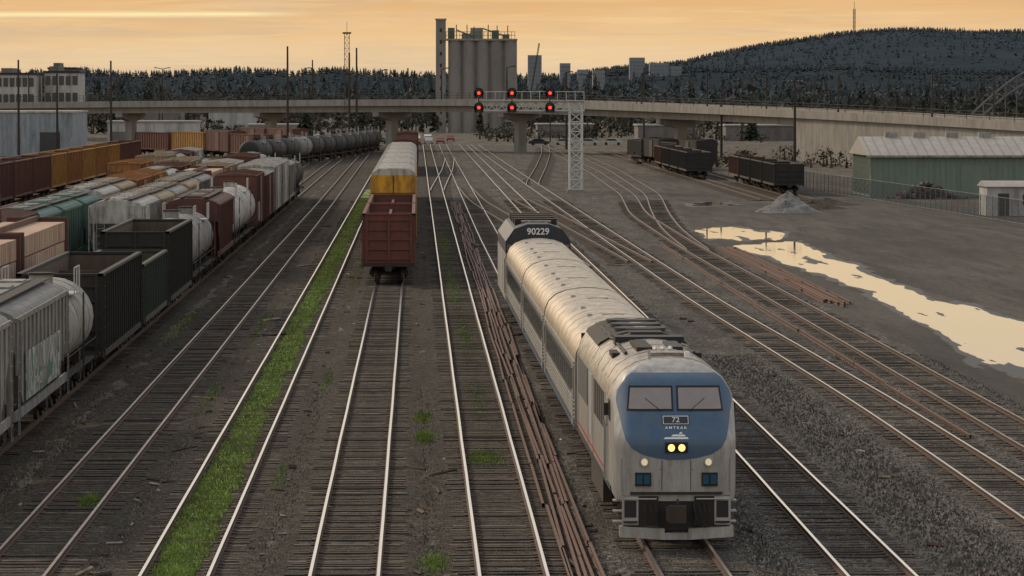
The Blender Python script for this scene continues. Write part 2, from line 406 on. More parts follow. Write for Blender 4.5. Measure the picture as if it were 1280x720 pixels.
def frame(b,L,z=1.05):
    b.box(-.3,.3,.2,L-.2,z-.3,z,'under')
    for y in(.15,L-.3): b.box(-1.45,1.45,y,y+.15,z-.15,z+.05,'under')
    coupler(b,.25,-1); coupler(b,L-.25,1); truck(b,2.2); truck(b,L-2.2)
def gondola(L,h,k,ink='inside',w=1.5,heap=None,rib=1.25):
    b=B(); frame(b,L)
    z0=.98
    b.box(-w,w,.35,L-.35,z0,z0+.12,ink)
    t=.07
    for sx in(-1,1):
        a,c=sorted((sx*w,sx*(w-t))); b.box(a,c,.35,L-.35,z0+.12,h,k)
        a2,c2=sorted((sx*(w-t-.004),sx*(w-t-.015))); b.box(a2,c2,.43,L-.43,z0+.12,h-.05,ink)
        a,c=sorted((sx*(w-.1),sx*(w+.1))); b.box(a,c,.3,L-.3,h,h+.1,k); b.box(min(sx*w,sx*(w+.09)),max(sx*w,sx*(w+.09)),.35,L-.35,z0-.12,z0+.1,k)
        n=int(L/rib)
        for i in range(n+1):
            y=.4+(L-.9)*i/n; a,c=sorted((sx*w,sx*(w+.085))); b.box(a,c,y,y+.1,z0+.1,h,k)
        ladder(b,sx*(w+.12),.5,.95,.8,h,'y',k); ladder(b,sx*(w+.12),L-.95,L-.5,.8,h,'y',k)
    for y,s in((.35,1),(L-.35,-1)):
        b.box(-w+t,w-t,min(y,y+s*t),max(y,y+s*t),z0+.12,h,k)
        b.box(-w-.1,w+.1,min(y-s*.05,y+s*.12),max(y-s*.05,y+s*.12),h+.002,h+.09,k)
        b.box(-w+t,w-t,min(y+s*t,y+s*(t+.012)),max(y+s*t,y+s*(t+.012)),z0+.12,h-.05,ink)
        nz=int((h-z0)/.55)
        for i in range(nz):
            z=z0+.3+i*.55; b.box(-w+.02,w-.02,min(y-s*.08,y),max(y-s*.08,y),z,z+.12,k)
        for x in(-w+.15,0,w-.15): b.box(x-.06,x+.06,min(y-s*.1,y),max(y-s*.1,y),z0,h,k)
    if heap:
        b.box(-w+.1,w-.1,.5,L-.5,z0+.13,heap,ink)
        for i in range(int(L/1.2)): b.box(-w+.1,w-.1,.8+i*1.2,.95+i*1.2,heap,heap+.1,k)
        b.box(-.08,.08,.5,L-.5,heap,heap+.25,k)
    else:
        for i in range(1,4): y=L*i/4; b.box(-w+t,w-t,y,y+.08,h-.6,h-.48,ink)
    return b
def hopper(L,h,k,gr=None,rk='same',rf=None):
    b=B(); frame(b,L); w=1.5; rf=rf or k
    zt=h-.55
    b.prismx([(.45,zt-1.0),(.45,zt),(L-.45,zt),(L-.45,zt-1.0),(L-2.9,1.45),(2.9,1.45)],-w,w,k)
    prof=[(-w,zt+.002)]+[(w*math.cos(t)*1.0,zt+.002+.36*math.sin(t)) for t in [math.pi*(1-i/10) for i in range(1,10)]]+[(w,zt+.002)]
    b.prism(prof,.45,L-.45,rf)
    b.box(-.42,.42,1.0,L-1.0,zt+.36,zt+.44,rf)
    for i in range(4):
        y=1.4+(L-3.8)*i/3.3; b.box(-.38,.38,y,y+1.6,zt+.44,zt+.5,'lgrey' if i%2 else rf)
    for sx in(-1,1):
        b.box(min(sx*.55,sx*.95),max(sx*.55,sx*.95),.4,L-.4,zt+.40,zt+.44,'under')
        for i in range(int(L/1.35)+1):
            y=.6+(L-1.25)*i/int(L/1.35); d=max(0,2.9-y,y-(L-2.9)); zb=1.45+d*.42
            b.box(min(sx*w,sx*(w+.05)),max(sx*w,sx*(w+.05)),y,y+.09,zb,zt,k)
        b.box(min(sx*w,sx*(w+.07)),max(sx*w,sx*(w+.07)),.4,L-.4,zt-.1,zt+.04,k)
        b.box(min(sx*(w-.05),sx*(w+.03)),max(sx*(w-.05),sx*(w+.03)),.3,L-.3,1.08,1.36,k)
        ladder(b,sx*(w+.1),.45,.9,.7,zt,'y',k); ladder(b,sx*(w+.1),L-.9,L-.45,.7,zt,'y',k)
        if gr: b.box(min(sx*(w+.052),sx*(w+.06)),max(sx*(w+.052),sx*(w+.06)),3.2,L-3.4,1.5,zt-1.1,gr)
        for y in(.35,1.2,L-1.2,L-.35): b.box(sx*1.3-.04,sx*1.3+.04,y-.04,y+.04,1.1,zt-.6,k)
    for i in range(3):
        yc=3.6+(L-7.2)*i/2; wy=1.5
        b.rings([[(-1.35,yc-wy,1.45),(1.35,yc-wy,1.45),(1.35,yc+wy,1.45),(-1.35,yc+wy,1.45)],[(-.5,yc-.4,.5),(.5,yc-.4,.5),(.5,yc+.4,.5),(-.5,yc+.4,.5)]],k)
    for x in(-.9,.9): ladder(b,.38,x-.22,x+.22,1.1,zt,'x',k)
    return b
def tank(L,r,k,zc=None):
    b=B(); frame(b,L); zc=zc or 1.12+r; n=24
    def ring(y,q): return [(q*math.cos(2*math.pi*i/n),y,zc+q*math.sin(2*math.pi*i/n)) for i in range(n)]
    e=[(.0,.25),(.06,.55),(.18,.78),(.38,.93),(.65,1.)]
    rr=[ring(.45+a,r*q) for a,q in e]+[ring(L-.45-a,r*q) for a,q in e[::-1]]
    b.rings(rr,k)
    for y in(3,L/2-1.2,L/2+1.2,L-3): b.rings([ring(y,r*1.012),ring(y+.1,r*1.012)],k)
    b.cyl((0,L/2,zc+r-.05),(0,L/2,zc+r+.32),.42,k,14); b.cyl((0,L/2,zc+r+.32),(0,L/2,zc+r+.4),.47,'under',14)
    for sx in(-1,1):
        b.box(min(sx*.55,sx*1.25),max(sx*.55,sx*1.25),L/2-1.1,L/2+1.1,zc+r-.35,zc+r-.3,'galv')
        for y in(L/2-1.1,L/2,L/2+1.1): b.cyl((sx*1.25,y,zc+r-.3),(sx*1.25,y,zc+r+.6),.025,'galv',5)
        b.cyl((sx*1.25,L/2-1.1,zc+r+.6),(sx*1.25,L/2+1.1,zc+r+.6),.025,'galv',5)
        b.box(min(sx*1.1,sx*1.4),max(sx*1.1,sx*1.4),.4,L-.4,1.0,1.06,'under'); ladder(b,sx*1.48,L/2-.22,L/2+.22,.7,zc+r-.3,'y','under')
        b.cyl((sx*1.45,.6,1.75),(sx*1.45,L-.6,1.75),.02,'under',5)
    for y in(2.2,L-2.2): b.box(-1.0,1.0,y-.4,y+.4,.95,1.45,'under')
    b.box(-1.3,1.3,.15,.75,1.0,1.06,'under'); b.cyl((-1.3,.2,1.9),(1.3,.2,1.9),.022,'under',5)
    for x in(-1.3,-.45,.45,1.3): b.cyl((x,.2,1.06),(x,.2,1.9),.02,'under',5)
    return b
def boxcar(L,h,k,roof='galv',doork=None,gr=None):
    b=B(); frame(b,L); w=1.47
    b.box(-w,w,.4,L-.4,1.05,h-.25,k)
    b.prism([(-w-.04,h-.248),(w+.04,h-.248),(w+.04,h-.2),(0,h),(-w-.04,h-.2)],.35,L-.35,roof)
    for i in range(int(L/1.2)):
        y=.6+i*1.2; b.prism([(-w-.05,h-.19),(0,h+.012),(w+.05,h-.19),(w+.05,h-.16),(0,h+.045),(-w-.05,h-.16)],y,y+.08,roof)
    for sx in(-1,1):
        for i in range(int(L/1.1)+1):
            y=.42+(L-.94)*i/int(L/1.1)
            b.box(min(sx*w,sx*(w+.05)),max(sx*w,sx*(w+.05)),y,y+.09,1.05,h-.25,k)
        b.box(min(sx*(w+.05),sx*(w+.1)),max(sx*(w+.05),sx*(w+.1)),L/2-1.6,L/2+1.6,1.15,h-.35,doork or k)
        ladder(b,sx*(w+.12),.5,.95,.8,h-.3,'y','under'); ladder(b,sx*(w+.12),L-.95,L-.5,.8,h-.3,'y','under')
        if gr: b.box(min(sx*(w+.052),sx*(w+.06)),max(sx*(w+.052),sx*(w+.06)),1.2,L/2-1.8,1.3,2.7,gr)
    for y,s in((.4,-1),(L-.4,1)):
        for i in range(7):
            z=1.25+i*(h-1.8)/7; b.box(-w+.1,w-.1,min(y,y+s*.06),max(y,y+s*.06),z,z+.2,k)
    return b
def autorack(L,h,body='white',end='agyellow',roof='white'):
    b=B(); w=1.5; frame(b,L,.9)
    b.box(-w,w,.3,L-.3,.95,h-.5,body)
    pr=[(-w,h-.498),(w,h-.498),(w-.04,h-.3),(w-.5,h-.03),(0,h),(-w+.5,h-.03),(-w+.04,h-.3)]
    b.prism(pr,.3,L-.3,roof)
    for i in range(int(L/3.2)):
        y=.8+i*3.2; b.prism([(x*1.003,z+.02 if z>h-.4 else z) for x,z in pr],y,y+.1,roof)
    for sx in(-1,1):
        for i in range(int(L/2)+1):
            y=.32+(L-.8)*i/int(L/2); b.box(min(sx*w,sx*(w+.05)),max(sx*w,sx*(w+.05)),y,y+.14,.95,h-.5,end)
        for z in(1.0,2.5,3.7,h-.62): b.box(min(sx*w,sx*(w+.055)),max(sx*w,sx*(w+.055)),.3,L-.3,z,z+.12,end)
    b.box(-w+.02,w-.02,.24,.3,.97,h-.45,end); b.box(-.03,.03,.2,.24,1,h-.5,'under'); b.box(-.9,-.15,.215,.24,3.2,3.7,'letter')
    for z in(1.9,2.9,3.9): b.box(-w+.03,w-.03,.21,.235,z,z+.05,'under')
    return b
def lumberflat(L,h,k='lumber'):
    b=B(); frame(b,L); b.box(-1.45,1.45,.2,L-.2,1.06,1.2,'dred')
    for y in(.25,L-.5): b.box(-1.4,1.4,y,y+.25,1.2,h+.05,'dred')
    n=int((L-1.4)/2.45); nz=4
    for sx in(-1,1):
        for i in range(n):
            for j in range(nz):
                y=.75+i*2.45; z=1.25+j*(h-1.3)/nz; e=random.uniform(-.03,.03)
                x0,x1=sorted((sx*.08,sx*(1.38+e))); kk=random.choice(['lumber','lumber','lumber2'])
                b.box(x0,x1,y+.04,y+2.4,z,z+(h-1.3)/nz-.07,kk)
                for q in(.6,1.8): b.box(min(sx*(1.385+e),sx*(1.39+e)),max(sx*(1.385+e),sx*(1.39+e)),y+q,y+q+.03,z,z+(h-1.3)/nz-.07,'under')
    b.box(-.07,.07,.5,L-.5,1.2,h+.12,'dred')
    return b
cache={}
def car(name,kind,args,tr,y):
    key=(kind,)+tuple(args)
    if key not in cache: cache[key]=globals()[kind](*args).mesh(kind)
    f=T[tr]; L=args[0]; x0=f(y); x1=f(y+L)
    link(name,cache[key],(x0,y,ZR),math.atan2(-(x1-x0),L))
def row(tr,y,lst,gap=.9):
    for name,kind,args in lst:
        car(name,kind,args,tr,y); y+=args[0]+gap
    return y
G=('gondola_car','gondola');H=('covered_hopper_car','hopper');K=('tank_car','tank');X_=('boxcar','boxcar');LU=('lumber_flatcar','lumberflat')
row('A',103.3,[(*H,(18.6,4.65,'lgrey',None)),(*H,(18.6,4.6,'grey','graf1')),(*K,(13.0,1.42,'lgrey')),(*G,(22.5,3.9,'blackc')),(*G,(17.6,3.3,'dgreen')),(*G,(20.5,4.1,'blackc')),
 (*K,(16,1.45,'grey')),(*K,(11,1.35,'grey')),(*H,(21,4.7,'dred',None)),(*K,(18,1.5,'white')),(*K,(18,1.5,'white')),(*X_,(16,4.9,'brown','brown',None,'graf2')),(*X_,(20,4.6,'brown','galv')),
 (*X_,(18,4.9,'white','white')),(*X_,(20,4.9,'white','white')),(*H,(18,4.7,'lgrey',None)),(*K,(17,1.45,'blackc')),(*K,(17,1.45,'blackc'))])
row('B',150,[(*LU,(22.5,4.9)),(*LU,(22.5,4.9))]); 
row('B',246,[(*H,(17,4.65,'white',None)),(*H,(15,4.6,'tan',None)),(*H,(15,4.6,'lgrey','graf2')),(*H,(17,4.7,'tan',None)),(*H,(17,4.7,'lgrey',None)),(*LU,(22,4.6)),(*X_,(18,4.7,'tan','tan')),(*X_,(18,4.7,'white','white')),(*G,(20,3.4,'tan')),(*X_,(18,4.7,'brown','brown')),(*H,(18,4.6,'lgrey',None))])
row('C',186,[(*LU,(22.5,4.9)),(*X_,(18,4.5,'dred','dred')),(*H,(14,4.5,'teal','graf1')),(*H,(14,4.5,'teal',None)),(*H,(14,4.5,'teal','graf2')),(*H,(16,4.7,'white',None)),(*H,(16,4.7,'tan',None)),(*X_,(18,4.6,'orange','orange')),(*X_,(18,4.6,'yellow','orange')),(*H,(17,4.6,'white',None)),(*X_,(17,4.6,'dred','brown')),(*X_,(18,4.8,'tan','tan')),(*H,(17,4.6,'lgrey',None))])
row('D',232,[(*LU,(22,4.6)),(*G,(20,3.0,'brown')),(*G,(20,3.0,'dred'))]); row('D',380,[(*X_,(18,4.6,'orange','orange')),(*G,(18,3.6,'yellow')),(*X_,(18,4.7,'tan','tan')),(*H,(17,4.6,'lgrey',None)),(*X_,(18,4.5,'brown','brown')),(*X_,(18,4.5,'white','white'))])
row('E',340,[(*G,(19.5,4.2,'brown')),(*G,(19.5,4.2,'brown')),(*G,(19.5,4.2,'dred')),(*G,(19.5,4.2,'brown')),(*G,(19.5,4.2,'brown')),(*G,(19.5,4.2,'yellow')),(*G,(19.5,4.2,'orange')),(*G,(19.5,4.2,'yellow')),(*G,(19.5,4.2,'orange')),(*G,(19.5,4.2,'yellow')),(*G,(19.5,4.2,'brown')),(*G,(19.5,4.2,'brown'))])
row(3,238.5,[(*G,(23,3.8,'red','brown',1.4,3.3)),(*G,(23,3.8,'red','brown',1.4,3.3)),('autorack_car','autorack',(26,5.6)),('autorack_car','autorack',(26,5.6)),('autorack_car','autorack',(26,5.6,'white','white')),('autorack_car','autorack',(26,5.6,'white','white')),('autorack_car','autorack',(26,5.6,'white','white')),('autorack_car','autorack',(26,5.6,'white','white'))])
row(3,560,[(*X_,(18,4.8,'brown','brown')),(*X_,(18,4.8,'red','brown')),(*X_,(18,4.8,'brown','brown')),(*X_,(18,5.2,'dred','brown'))])
row(10,451,[(*G,(16,3.1,'blackc')),(*G,(16,3.1,'blackc')),(*G,(16,3.1,'blackc')),(*G,(16,3.1,'dred'))])
row(11,535,[(*G,(18,3.2,'blackc')),(*G,(18,3.2,'blackc')),(*G,(18,3.2,'blackc')),(*G,(18,3.2,'dred'))])
def polyrow(pts,lst):
    d=0; segs=[]
    for a,c in zip(pts,pts[1:]): segs.append((Vector(a),Vector(c),(Vector(c)-Vector(a)).length))
    def at(s):
        for a,c,l in segs:
            if s<=l: return a+(c-a)*s/l
            s-=l
        a,c,l=segs[-1]; return c+(c-a)*(s/l)
    for name,kind,args in lst:
        key=(kind,)+tuple(args)
        if key not in cache: cache[key]=globals()[kind](*args).mesh(kind)
        p=at(d);q=at(d+args[0]); link(name,cache[key],(p.x,p.y,ZR),math.atan2(-(q.x-p.x),q.y-p.y)); d+=args[0]+.9
    b=B()
    for a,c,l in segs:
        t=(c-a).normalized(); nrm=Vector((t.y,-t.x))
        for s in(-.755,.755):
            p0=a+nrm*s;p1=c+nrm*s
            b.cyl((p0.x,p0.y,.14),(p1.x,p1.y,.14),.06,'railside',6)
    b.obj('railway_track')
polyrow([(-23.5,590),(-19,640),(-12.5,715),(-7.5,800),(-4.5,900)],[(*K,(16,1.5,'blackc'))]*3+[(*K,(16,1.5,'grey'))]+[(*K,(16,1.5,'blackc'))]*8)
polyrow([(-25,690),(-36,730),(-62,790)],[(*G,(18,4.,'brown')),(*X_,(18,4.6,'dred','brown')),(*G,(18,4.,'yellow')),(*G,(18,3.8,'brown'))])
polyrow([(-20,730),(-38,790)],[(*X_,(18,4.8,'brown','brown')),(*X_,(18,4.8,'dred','brown'))])
polyrow([(41,600),(36,660),(30,740)],[(*X_,(18,4.2,'blackc','under')),(*G,(18,3.4,'blackc')),(*X_,(18,4.0,'blackc','under')),(*G,(18,3.4,'blackc'))])

# ---- passenger locomotive
LY=99.6
half=[(1.48,1.0),(1.52,1.2),(1.52,3.25),(1.45,3.55),(1.22,3.88),(.85,4.10),(.4,4.21),(0,4.23)]
full=[(-x,z) for x,z in half]+[(x,z) for x,z in half[::-1][1:]]
def outl(z):
    for (x0,z0),(x1,z1) in zip(half,half[1:]):
        if z0<=z<=z1: return x0+(x1-x0)*(z-z0)/(z1-z0)
    return 1.5 if z<2 else 0
def front(x,z):
    a=.04*max(0,2.2-z)
    t=z-2.3
    if t>0: a+=.72*(t if t>.25 else t*t/.5) - (.0 if t<=.25 else .125*.72)
    t=z-3.72
    if t>0: a+=2.2*t*t*1.6
    u=max(0,abs(x)-.95)/.57
    return min(2.29,a+.5*u**2.0)
loco=empty('passenger_locomotive',(T[5](LY),LY,ZR),heading(T[5],110)); loco.scale=(.945,1,1)
b=B()
lowp=[(-1.48,1.0),(-1.52,1.2),(-1.52,3.25),(1.52,3.25),(1.52,1.2),(1.48,1.0)]
b.prism(lowp,2.3,21.0,'silver'); b.prism([(x,z+.001) for x,z in full if z>3.2],2.3,21.0,'lroof'); b.obj('body',parent=loco)
b=B()
pts=full+[(full[0][0],full[0][1])]
dense=[]
for (x0,z0),(x1,z1) in zip(pts,pts[1:]):
    n=max(1,int(math.hypot(x1-x0,z1-z0)/.14))
    for i in range(n): dense.append((x0+(x1-x0)*i/n,z0+(z1-z0)*i/n))
N=len(dense); C0=(0,2.35); rs=16; vs=[(0,front(*C0),C0[1])]
for j in range(1,rs+1):
    q=j/rs
    for x,z in dense:
        xx=C0[0]+(x-C0[0])*q; zz=C0[1]+(z-C0[1])*q; vs.append((xx,front(xx,zz),zz))
for x,z in dense: vs.append((x,2.3,z))
fs=[(0,1+i,1+(i+1)%N) for i in range(N)]
for j in range(rs):
    for i in range(N): fs.append((1+j*N+i,1+j*N+(i+1)%N,1+(j+1)*N+(i+1)%N,1+(j+1)*N+i))
b.add(vs,fs,'silverw'); b.obj('nose',parent=loco)
def patch(b,z0,z1,fl,fr,off,k,nz=10,nx=24):
    vs=[];fs=[]
    for j in range(nz+1):
        z=z0+(z1-z0)*j/nz; l=fl(z);r=fr(z)
        for i in range(nx+1):
            x=l+(r-l)*i/nx; vs.append((x,front(x,z)-off,z))
    for j in range(nz):
        for i in range(nx): o=j*(nx+1)+i; fs.append((o,o+1,o+nx+2,o+nx+1))
    b.add(vs,fs,k)
def bw(z):
    tab=[(1.98,.22),(2.02,.5),(2.10,.85),(2.25,1.12),(2.45,1.26),(2.7,1.33),(3.0,1.39),(3.3,1.46),(4.1,1.46)]
    w=interp(tab,z); return min(w,outl(z)-.03)
b=B(); patch(b,1.98,3.96,lambda z:-bw(z),lambda z:bw(z),.008,'blue',44,60); b.obj('blue_mask',parent=loco)
b=B()
for s in(-1,1):
    def L_(z,s=s,g=0): return (.09-g) if s>0 else -(1.17+g-(z-3.1)*.12)
    def R_(z,s=s,g=0): return (1.17+g-(z-3.1)*.12) if s>0 else -(.09-g)
    patch(b,3.10,3.68,lambda z:L_(z,s,.045),lambda z:R_(z,s,.045),.018,'rub',6,12)
    patch(b,3.15,3.63,lambda z:L_(z,s,0),lambda z:R_(z,s,0),.028,'wglass',6,12)
    x0=s*.35
    b.cyl((x0,front(x0,3.1)-.04,3.1),(x0+s*.4,front(x0+s*.4,3.42)-.05,3.40),.007,'rub',5)
    b.cyl((s*.36,front(s*.36,1.25)-.006,1.25),(s*.36,front(s*.36,1.97)-.006,1.97),.008,'under',4)
b.cyl((-1.2,front(-1.2,1.75)-.004,1.75),(-.36,front(.36,1.75)-.004,1.75),.006,'under',4); b.cyl((.36,front(.36,1.75)-.004,1.75),(1.2,front(1.2,1.75)-.004,1.75),.006,'under',4)
b.obj('windshield',parent=loco)
b=B()
patch(b,2.79,3.01,lambda z:-.34,lambda z:.34,.02,'black',3,6)
patch(b,2.805,2.995,lambda z:-.32,lambda z:.32,.028,'letter',3,6)
patch(b,2.82,2.98,lambda z:-.305,lambda z:.305,.034,'navy',3,6)
for i in range(3):
    patch(b,2.47+i*.06,2.512+i*.06,lambda z,i=i:-.36+i*.12+(z-2.44)*1.2,lambda z,i=i:.34-i*.02-(z-2.44)*.9,.02,'letter',3,8)
patch(b,2.14,2.40,lambda z:-.29,lambda z:.29,.02,'black',4,6)
b.obj('nose_markings',parent=loco)
def text(s,size,loc,rx,mat,parent,name,off=.006):
    c=bpy.data.curves.new(name,'FONT'); c.body=s; c.size=size; c.align_x='CENTER'; c.align_y='CENTER'; c.extrude=.004; c.offset=off
    c.materials.append(M[mat]); o=bpy.data.objects.new(name,c); o.location=loc; o.rotation_euler=(rx,0,0); scene.collection.objects.link(o); o.parent=parent; return o
text('72',.2,(0,front(0,2.90)-.05,2.90),R(54),'letter',loco,'road_number',.0)
text('A M T R A K',.10,(0,front(0,2.72)-.02,2.72),R(54),'letter',loco,'lettering',.002)
b=B()
for s in(-1,1):
    b.cyl((s*.13,front(s*.13,2.27)-.07,2.27),(s*.13,front(s*.13,2.27)+.03,2.27),.115,'black',16)
    b.cyl((s*.13,front(s*.13,2.27)-.078,2.27),(s*.13,front(s*.13,2.27)-.069,2.27),.085,'lamp',16)
    x=s*.80; b.cyl((x,front(x,1.93)-.05,1.93),(x,front(x,1.93)+.05,1.93),.105,'galv',14); b.cyl((x,front(x,1.93)-.058,1.93),(x,front(x,1.93)-.05,1.93),.08,'lampoff',14)
    x=s*.83; y=front(x,1.52); b.box(x-.2,x+.2,y-.06,y+.1,1.36,1.68,'rub'); 
    for dx in(-.095,.095): b.box(x+dx-.075,x+dx+.075,y-.075,y-.061,1.41,1.63,'ditch')
b.obj('lights',parent=loco)
b=B()
b.box(-1.15,1.15,-.03,.3,1.16,1.22,'under')
b.box(-1.3,1.3,.15,1.0,.78,.998,'under')
for s in(-1,1):
    b.box(min(s*.45,s*1.34),max(s*.45,s*1.34),.0,.3,.42,1.12,'under')
    b.box(min(s*.95,s*1.36),max(s*.95,s*1.36),-.03,-.002,.44,1.12,'silverw')
    b.prism([(s*.30,.10),(s*1.42,.17),(s*1.42,.42),(s*.30,.36)],-.14,.25,'silverw')
    b.box(s*1.15-.17,s*1.15+.17,-.16,-.03,.5,.54,'black'); b.box(s*1.15-.15,s*1.15+.15,-.036,-.03,.62,1.02,'black')
    b.cyl((s*1.38,.25,1.2),(s*1.38,.25,2.0),.018,'galv',6); b.cyl((s*.5,-.06,1.06),(s*1.3,-.06,1.06),.02,'galv',6)
    for z in(.45,.7,.95): b.box(min(s*1.3,s*1.55),max(s*1.3,s*1.55),.5,.85,z,z+.03,'galv')
b.box(-.45,.45,.1,.5,.3,1.12,'black')
b.box(-.16,.16,-.55,.1,.62,.86,'under'); b.box(-.24,.2,-.72,-.45,.55,.95,'wheel'); b.box(-.3,-.18,-.75,-.55,.6,.92,'wheel'); b.cyl((0,-.45,.95),(0,-.45,1.1),.03,'wheel',6)
for i,x in enumerate((-.82,-.68,-.54,.42,.55,.68,.8)):
    pr=[(x,-.03,.98),(x+.03,-.2,.75),(x+.08,-.22,.5),(x+.16,-.2,.44)]
    for a,c in zip(pr,pr[1:]): b.cyl(a,c,.02,'rub',6)
b.box(-.32,.32,-.12,.25,.10,.26,'silverw')
b.obj('pilot_and_coupler',parent=loco)
b=B()
for s in(-1,1):
    w=1.52
    def sb(y0,y1,z0,z1,k,t=.012): b.box(min(s*w,s*(w+t)),max(s*w,s*(w+t)),y0,y1,z0,z1,k)
    sb(2.45,3.15,2.7,3.22,'rub'); sb(2.5,3.1,2.75,3.17,'dglass',.02)
    sb(3.5,4.2,1.15,3.2,'silverw',.015); sb(3.65,4.05,2.5,3.05,'dglass',.02)
    for i in range(5): sb(5.5+i*1.1,6.4+i*1.1,2.3,3.2,'under',.012)
    sb(12.0,13.8,1.6,3.2,'galv'); sb(14.5,20,2.2,3.2,'under')
    for i in range(18): sb(14.6+i*.3,14.7+i*.3,2.22,3.18,'silver',.03)
    sb(2.3,20.9,1.04,1.16,'navy',.01); sb(4.3,20.9,1.3,1.36,'redstripe')
    for yy in(4.9,11.3,14.1,20.3): sb(yy,yy+.04,1.0,3.24,'under',.008)
    b.cyl((s*(w+.06),3.4,1.2),(s*(w+.06),3.4,2.6),.02,'galv',6); b.cyl((s*(w+.06),4.3,1.2),(s*(w+.06),4.3,2.6),.02,'galv',6)
    b.box(min(s*1.2,s*1.45),max(s*1.2,s*1.45),7.3,13.7,.28,1.0,'under')
    b.box(min(s*1.56,s*1.68),max(s*1.56,s*1.68),2.5,2.54,2.85,3.15,'black')
b.box(-1.19,1.19,7.32,13.68,.25,.995,'under')
b.box(-1.4,1.4,21.0,21.08,.8,3.8,'under')
for yc in(4.2,16.9): truck(b,yc,1.35,1.1)
b.obj('side_details_and_trucks',parent=loco)
b=B()
def rp(y0,y1,zs,k): b.prism([(x*1.004,z+zs) for x,z in full if z>3.5],y0,y1,k)
for y in(3.0,5.3,7.9,10.4,13.2): rp(y,y+.05,.012,'lroof')
b.box(-.45,.45,3.5,4.4,4.2,4.3,'lroof'); b.cyl((-.5,2.9,4.15),(-.5,2.9,4.42),.035,'galv',6); b.cyl((.5,3.2,4.15),(.5,3.2,4.34),.08,'letter',8)
for i,x in enumerate((-.2,0,.2)): b.cyl((x,4.8,4.3),(x,5.3,4.3),.03,'galv',8,.07)
b.box(-.62,-.2,6.2,9.4,4.17,4.27,'under'); b.box(.25,.62,6.4,9.0,4.17,4.27,'black'); b.box(-.95,.95,10.6,11.6,4.06,4.28,'black'); b.box(-.45,.45,11.9,13.0,4.2,4.33,'under')
b.prism([(-1.28,3.87),(-1.22,3.97),(-.86,4.15),(-.4,4.255),(.4,4.255),(.86,4.15),(1.22,3.97),(1.28,3.87)],13.6,20.6,'under')
for y in(15,17.1,19.2): b.cyl((0,y,4.22),(0,y,4.29),.75,'black',28); b.cyl((0,y,4.29),(0,y,4.305),.2,'lroof',10)
for s in(-1,1):
    prev=None
    for j in range(22):
        p=(s*(.9+.03*math.sin(j*1.7)),6.2+j*.6,4.12+.015*math.cos(j*1.3))
        if prev: b.cyl(prev,p,.04,'rub',6)
        prev=p
    b.box(min(s*1.0,s*1.2),max(s*1.0,s*1.2),7.5,9.0,3.92,4.05,'under')
b.obj('roof_equipment',parent=loco)
# ---- coaches
ch=[(1.46,1.0),(1.53,1.25),(1.53,2.95),(1.50,3.2),(1.38,3.48),(1.12,3.71),(.75,3.85),(.35,3.91),(0,3.93)]
cf=[(-x,z) for x,z in ch]+[(x,z) for x,z in ch[::-1][1:]]
def coach(L):
    b=B()
    up=[p for p in cf if p[1]>=2.94]
    b.prism([(-1.46,1.0),(-1.53,1.25),(-1.53,2.95),(1.53,2.95),(1.53,1.25),(1.46,1.0)],.3,L-.3,'stain')
    b.prism([(x,z+.001) for x,z in up],.3,L-.3,'croof')
    y=1.2
    while y<L-1: b.prism([(x*1.003,z+.006) for x,z in up],y,y+.04,'croof'); y+=2.4
    for y0 in(L*.3,L*.7): b.box(-.35,.35,y0,y0+1.2,3.88,3.95,'croof')
    for y0 in(3,8,12.5,20): b.box(-.8,-.65,y0,y0+.2,3.8,3.92,'galv')
    for s in(-1,1):
        def sb(y0,y1,z0,z1,k,t=.012): b.box(min(s*1.53,s*(1.53+t)),max(s*1.53,s*(1.53+t)),y0,y1,z0,z1,k)
        sb(2.2,L-2.2,1.92,2.72,'navy'); 
        for i in range(13): yy=2.5+i*(L-5.2)/12.6; sb(yy,yy+1.3,2.02,2.62,'dglass',.02)
        for z in(1.3,1.42,1.54,1.66,1.78,2.8,2.9): sb(.4,L-.4,z,z+.04,'stain',.03)
        for yy in(1.0,L-1.9): sb(yy,yy+.85,1.1,2.9,'silverw',.035); sb(yy+.25,yy+.6,2.1,2.7,'dglass',.045)
        sb(.3,L-.3,1.02,1.12,'blue',.02)
    for y0,y1 in((0,.3),(L-.3,L)): b.box(-.8,.8,y0,y1,1.0,3.5,'rub')
    b.box(-1.2,1.2,6,L-6,.5,1.0,'under'); truck(b,3,1.25); truck(b,L-3,1.25)
    return b
cm=coach(25.3).mesh('coach')
y=LY+21.2
for i in range(3):
    link('passenger_coach',cm,(T[5](y),y,ZR),heading(T[5],y+12),(.97,1,1)); y+=25.45
cc=empty('cab_baggage_car',(T[5](y),y,ZR),heading(T[5],y+8))
b=B()
b.prism([(-1.52,1.0),(-1.52,3.2),(1.52,3.2),(1.52,1.0)],.3,17,'silver')
b.prism([(-1.52,3.201),(-1.52,3.75),(-1.12,4.32),(-.5,4.55),(.5,4.55),(1.12,4.32),(1.52,3.75),(1.52,3.201)],.3,16.4,'navy')
for s in(-1,1):
    b.box(min(s*1.52,s*1.535),max(s*1.52,s*1.535),6,10,1.3,3.1,'galv'); b.box(min(s*1.52,s*1.535),max(s*1.52,s*1.535),1,2,1.3,2.9,'dglass')
b.box(-.7,.7,3,14,4.55,4.62,'lroof'); 
for yy in(4,7,10,13): b.box(-1.0,1.0,yy,yy+1.2,4.4,4.7,'under')
b.box(-.5,.5,.22,.3,1.1,3.1,'under')
b.prism([(-1.42,3.62),(-1.4,3.8),(-1.05,4.28),(-.48,4.48),(.48,4.48),(1.05,4.28),(1.4,3.8),(1.42,3.62)],.25,.3,'navy')
for s in(-1,1): b.box(s*1.35-.1,s*1.35+.1,.24,.3,3.3,3.6,'lgrey')
truck(b,3,1.3); truck(b,14,1.3); b.obj('carbody',parent=cc)
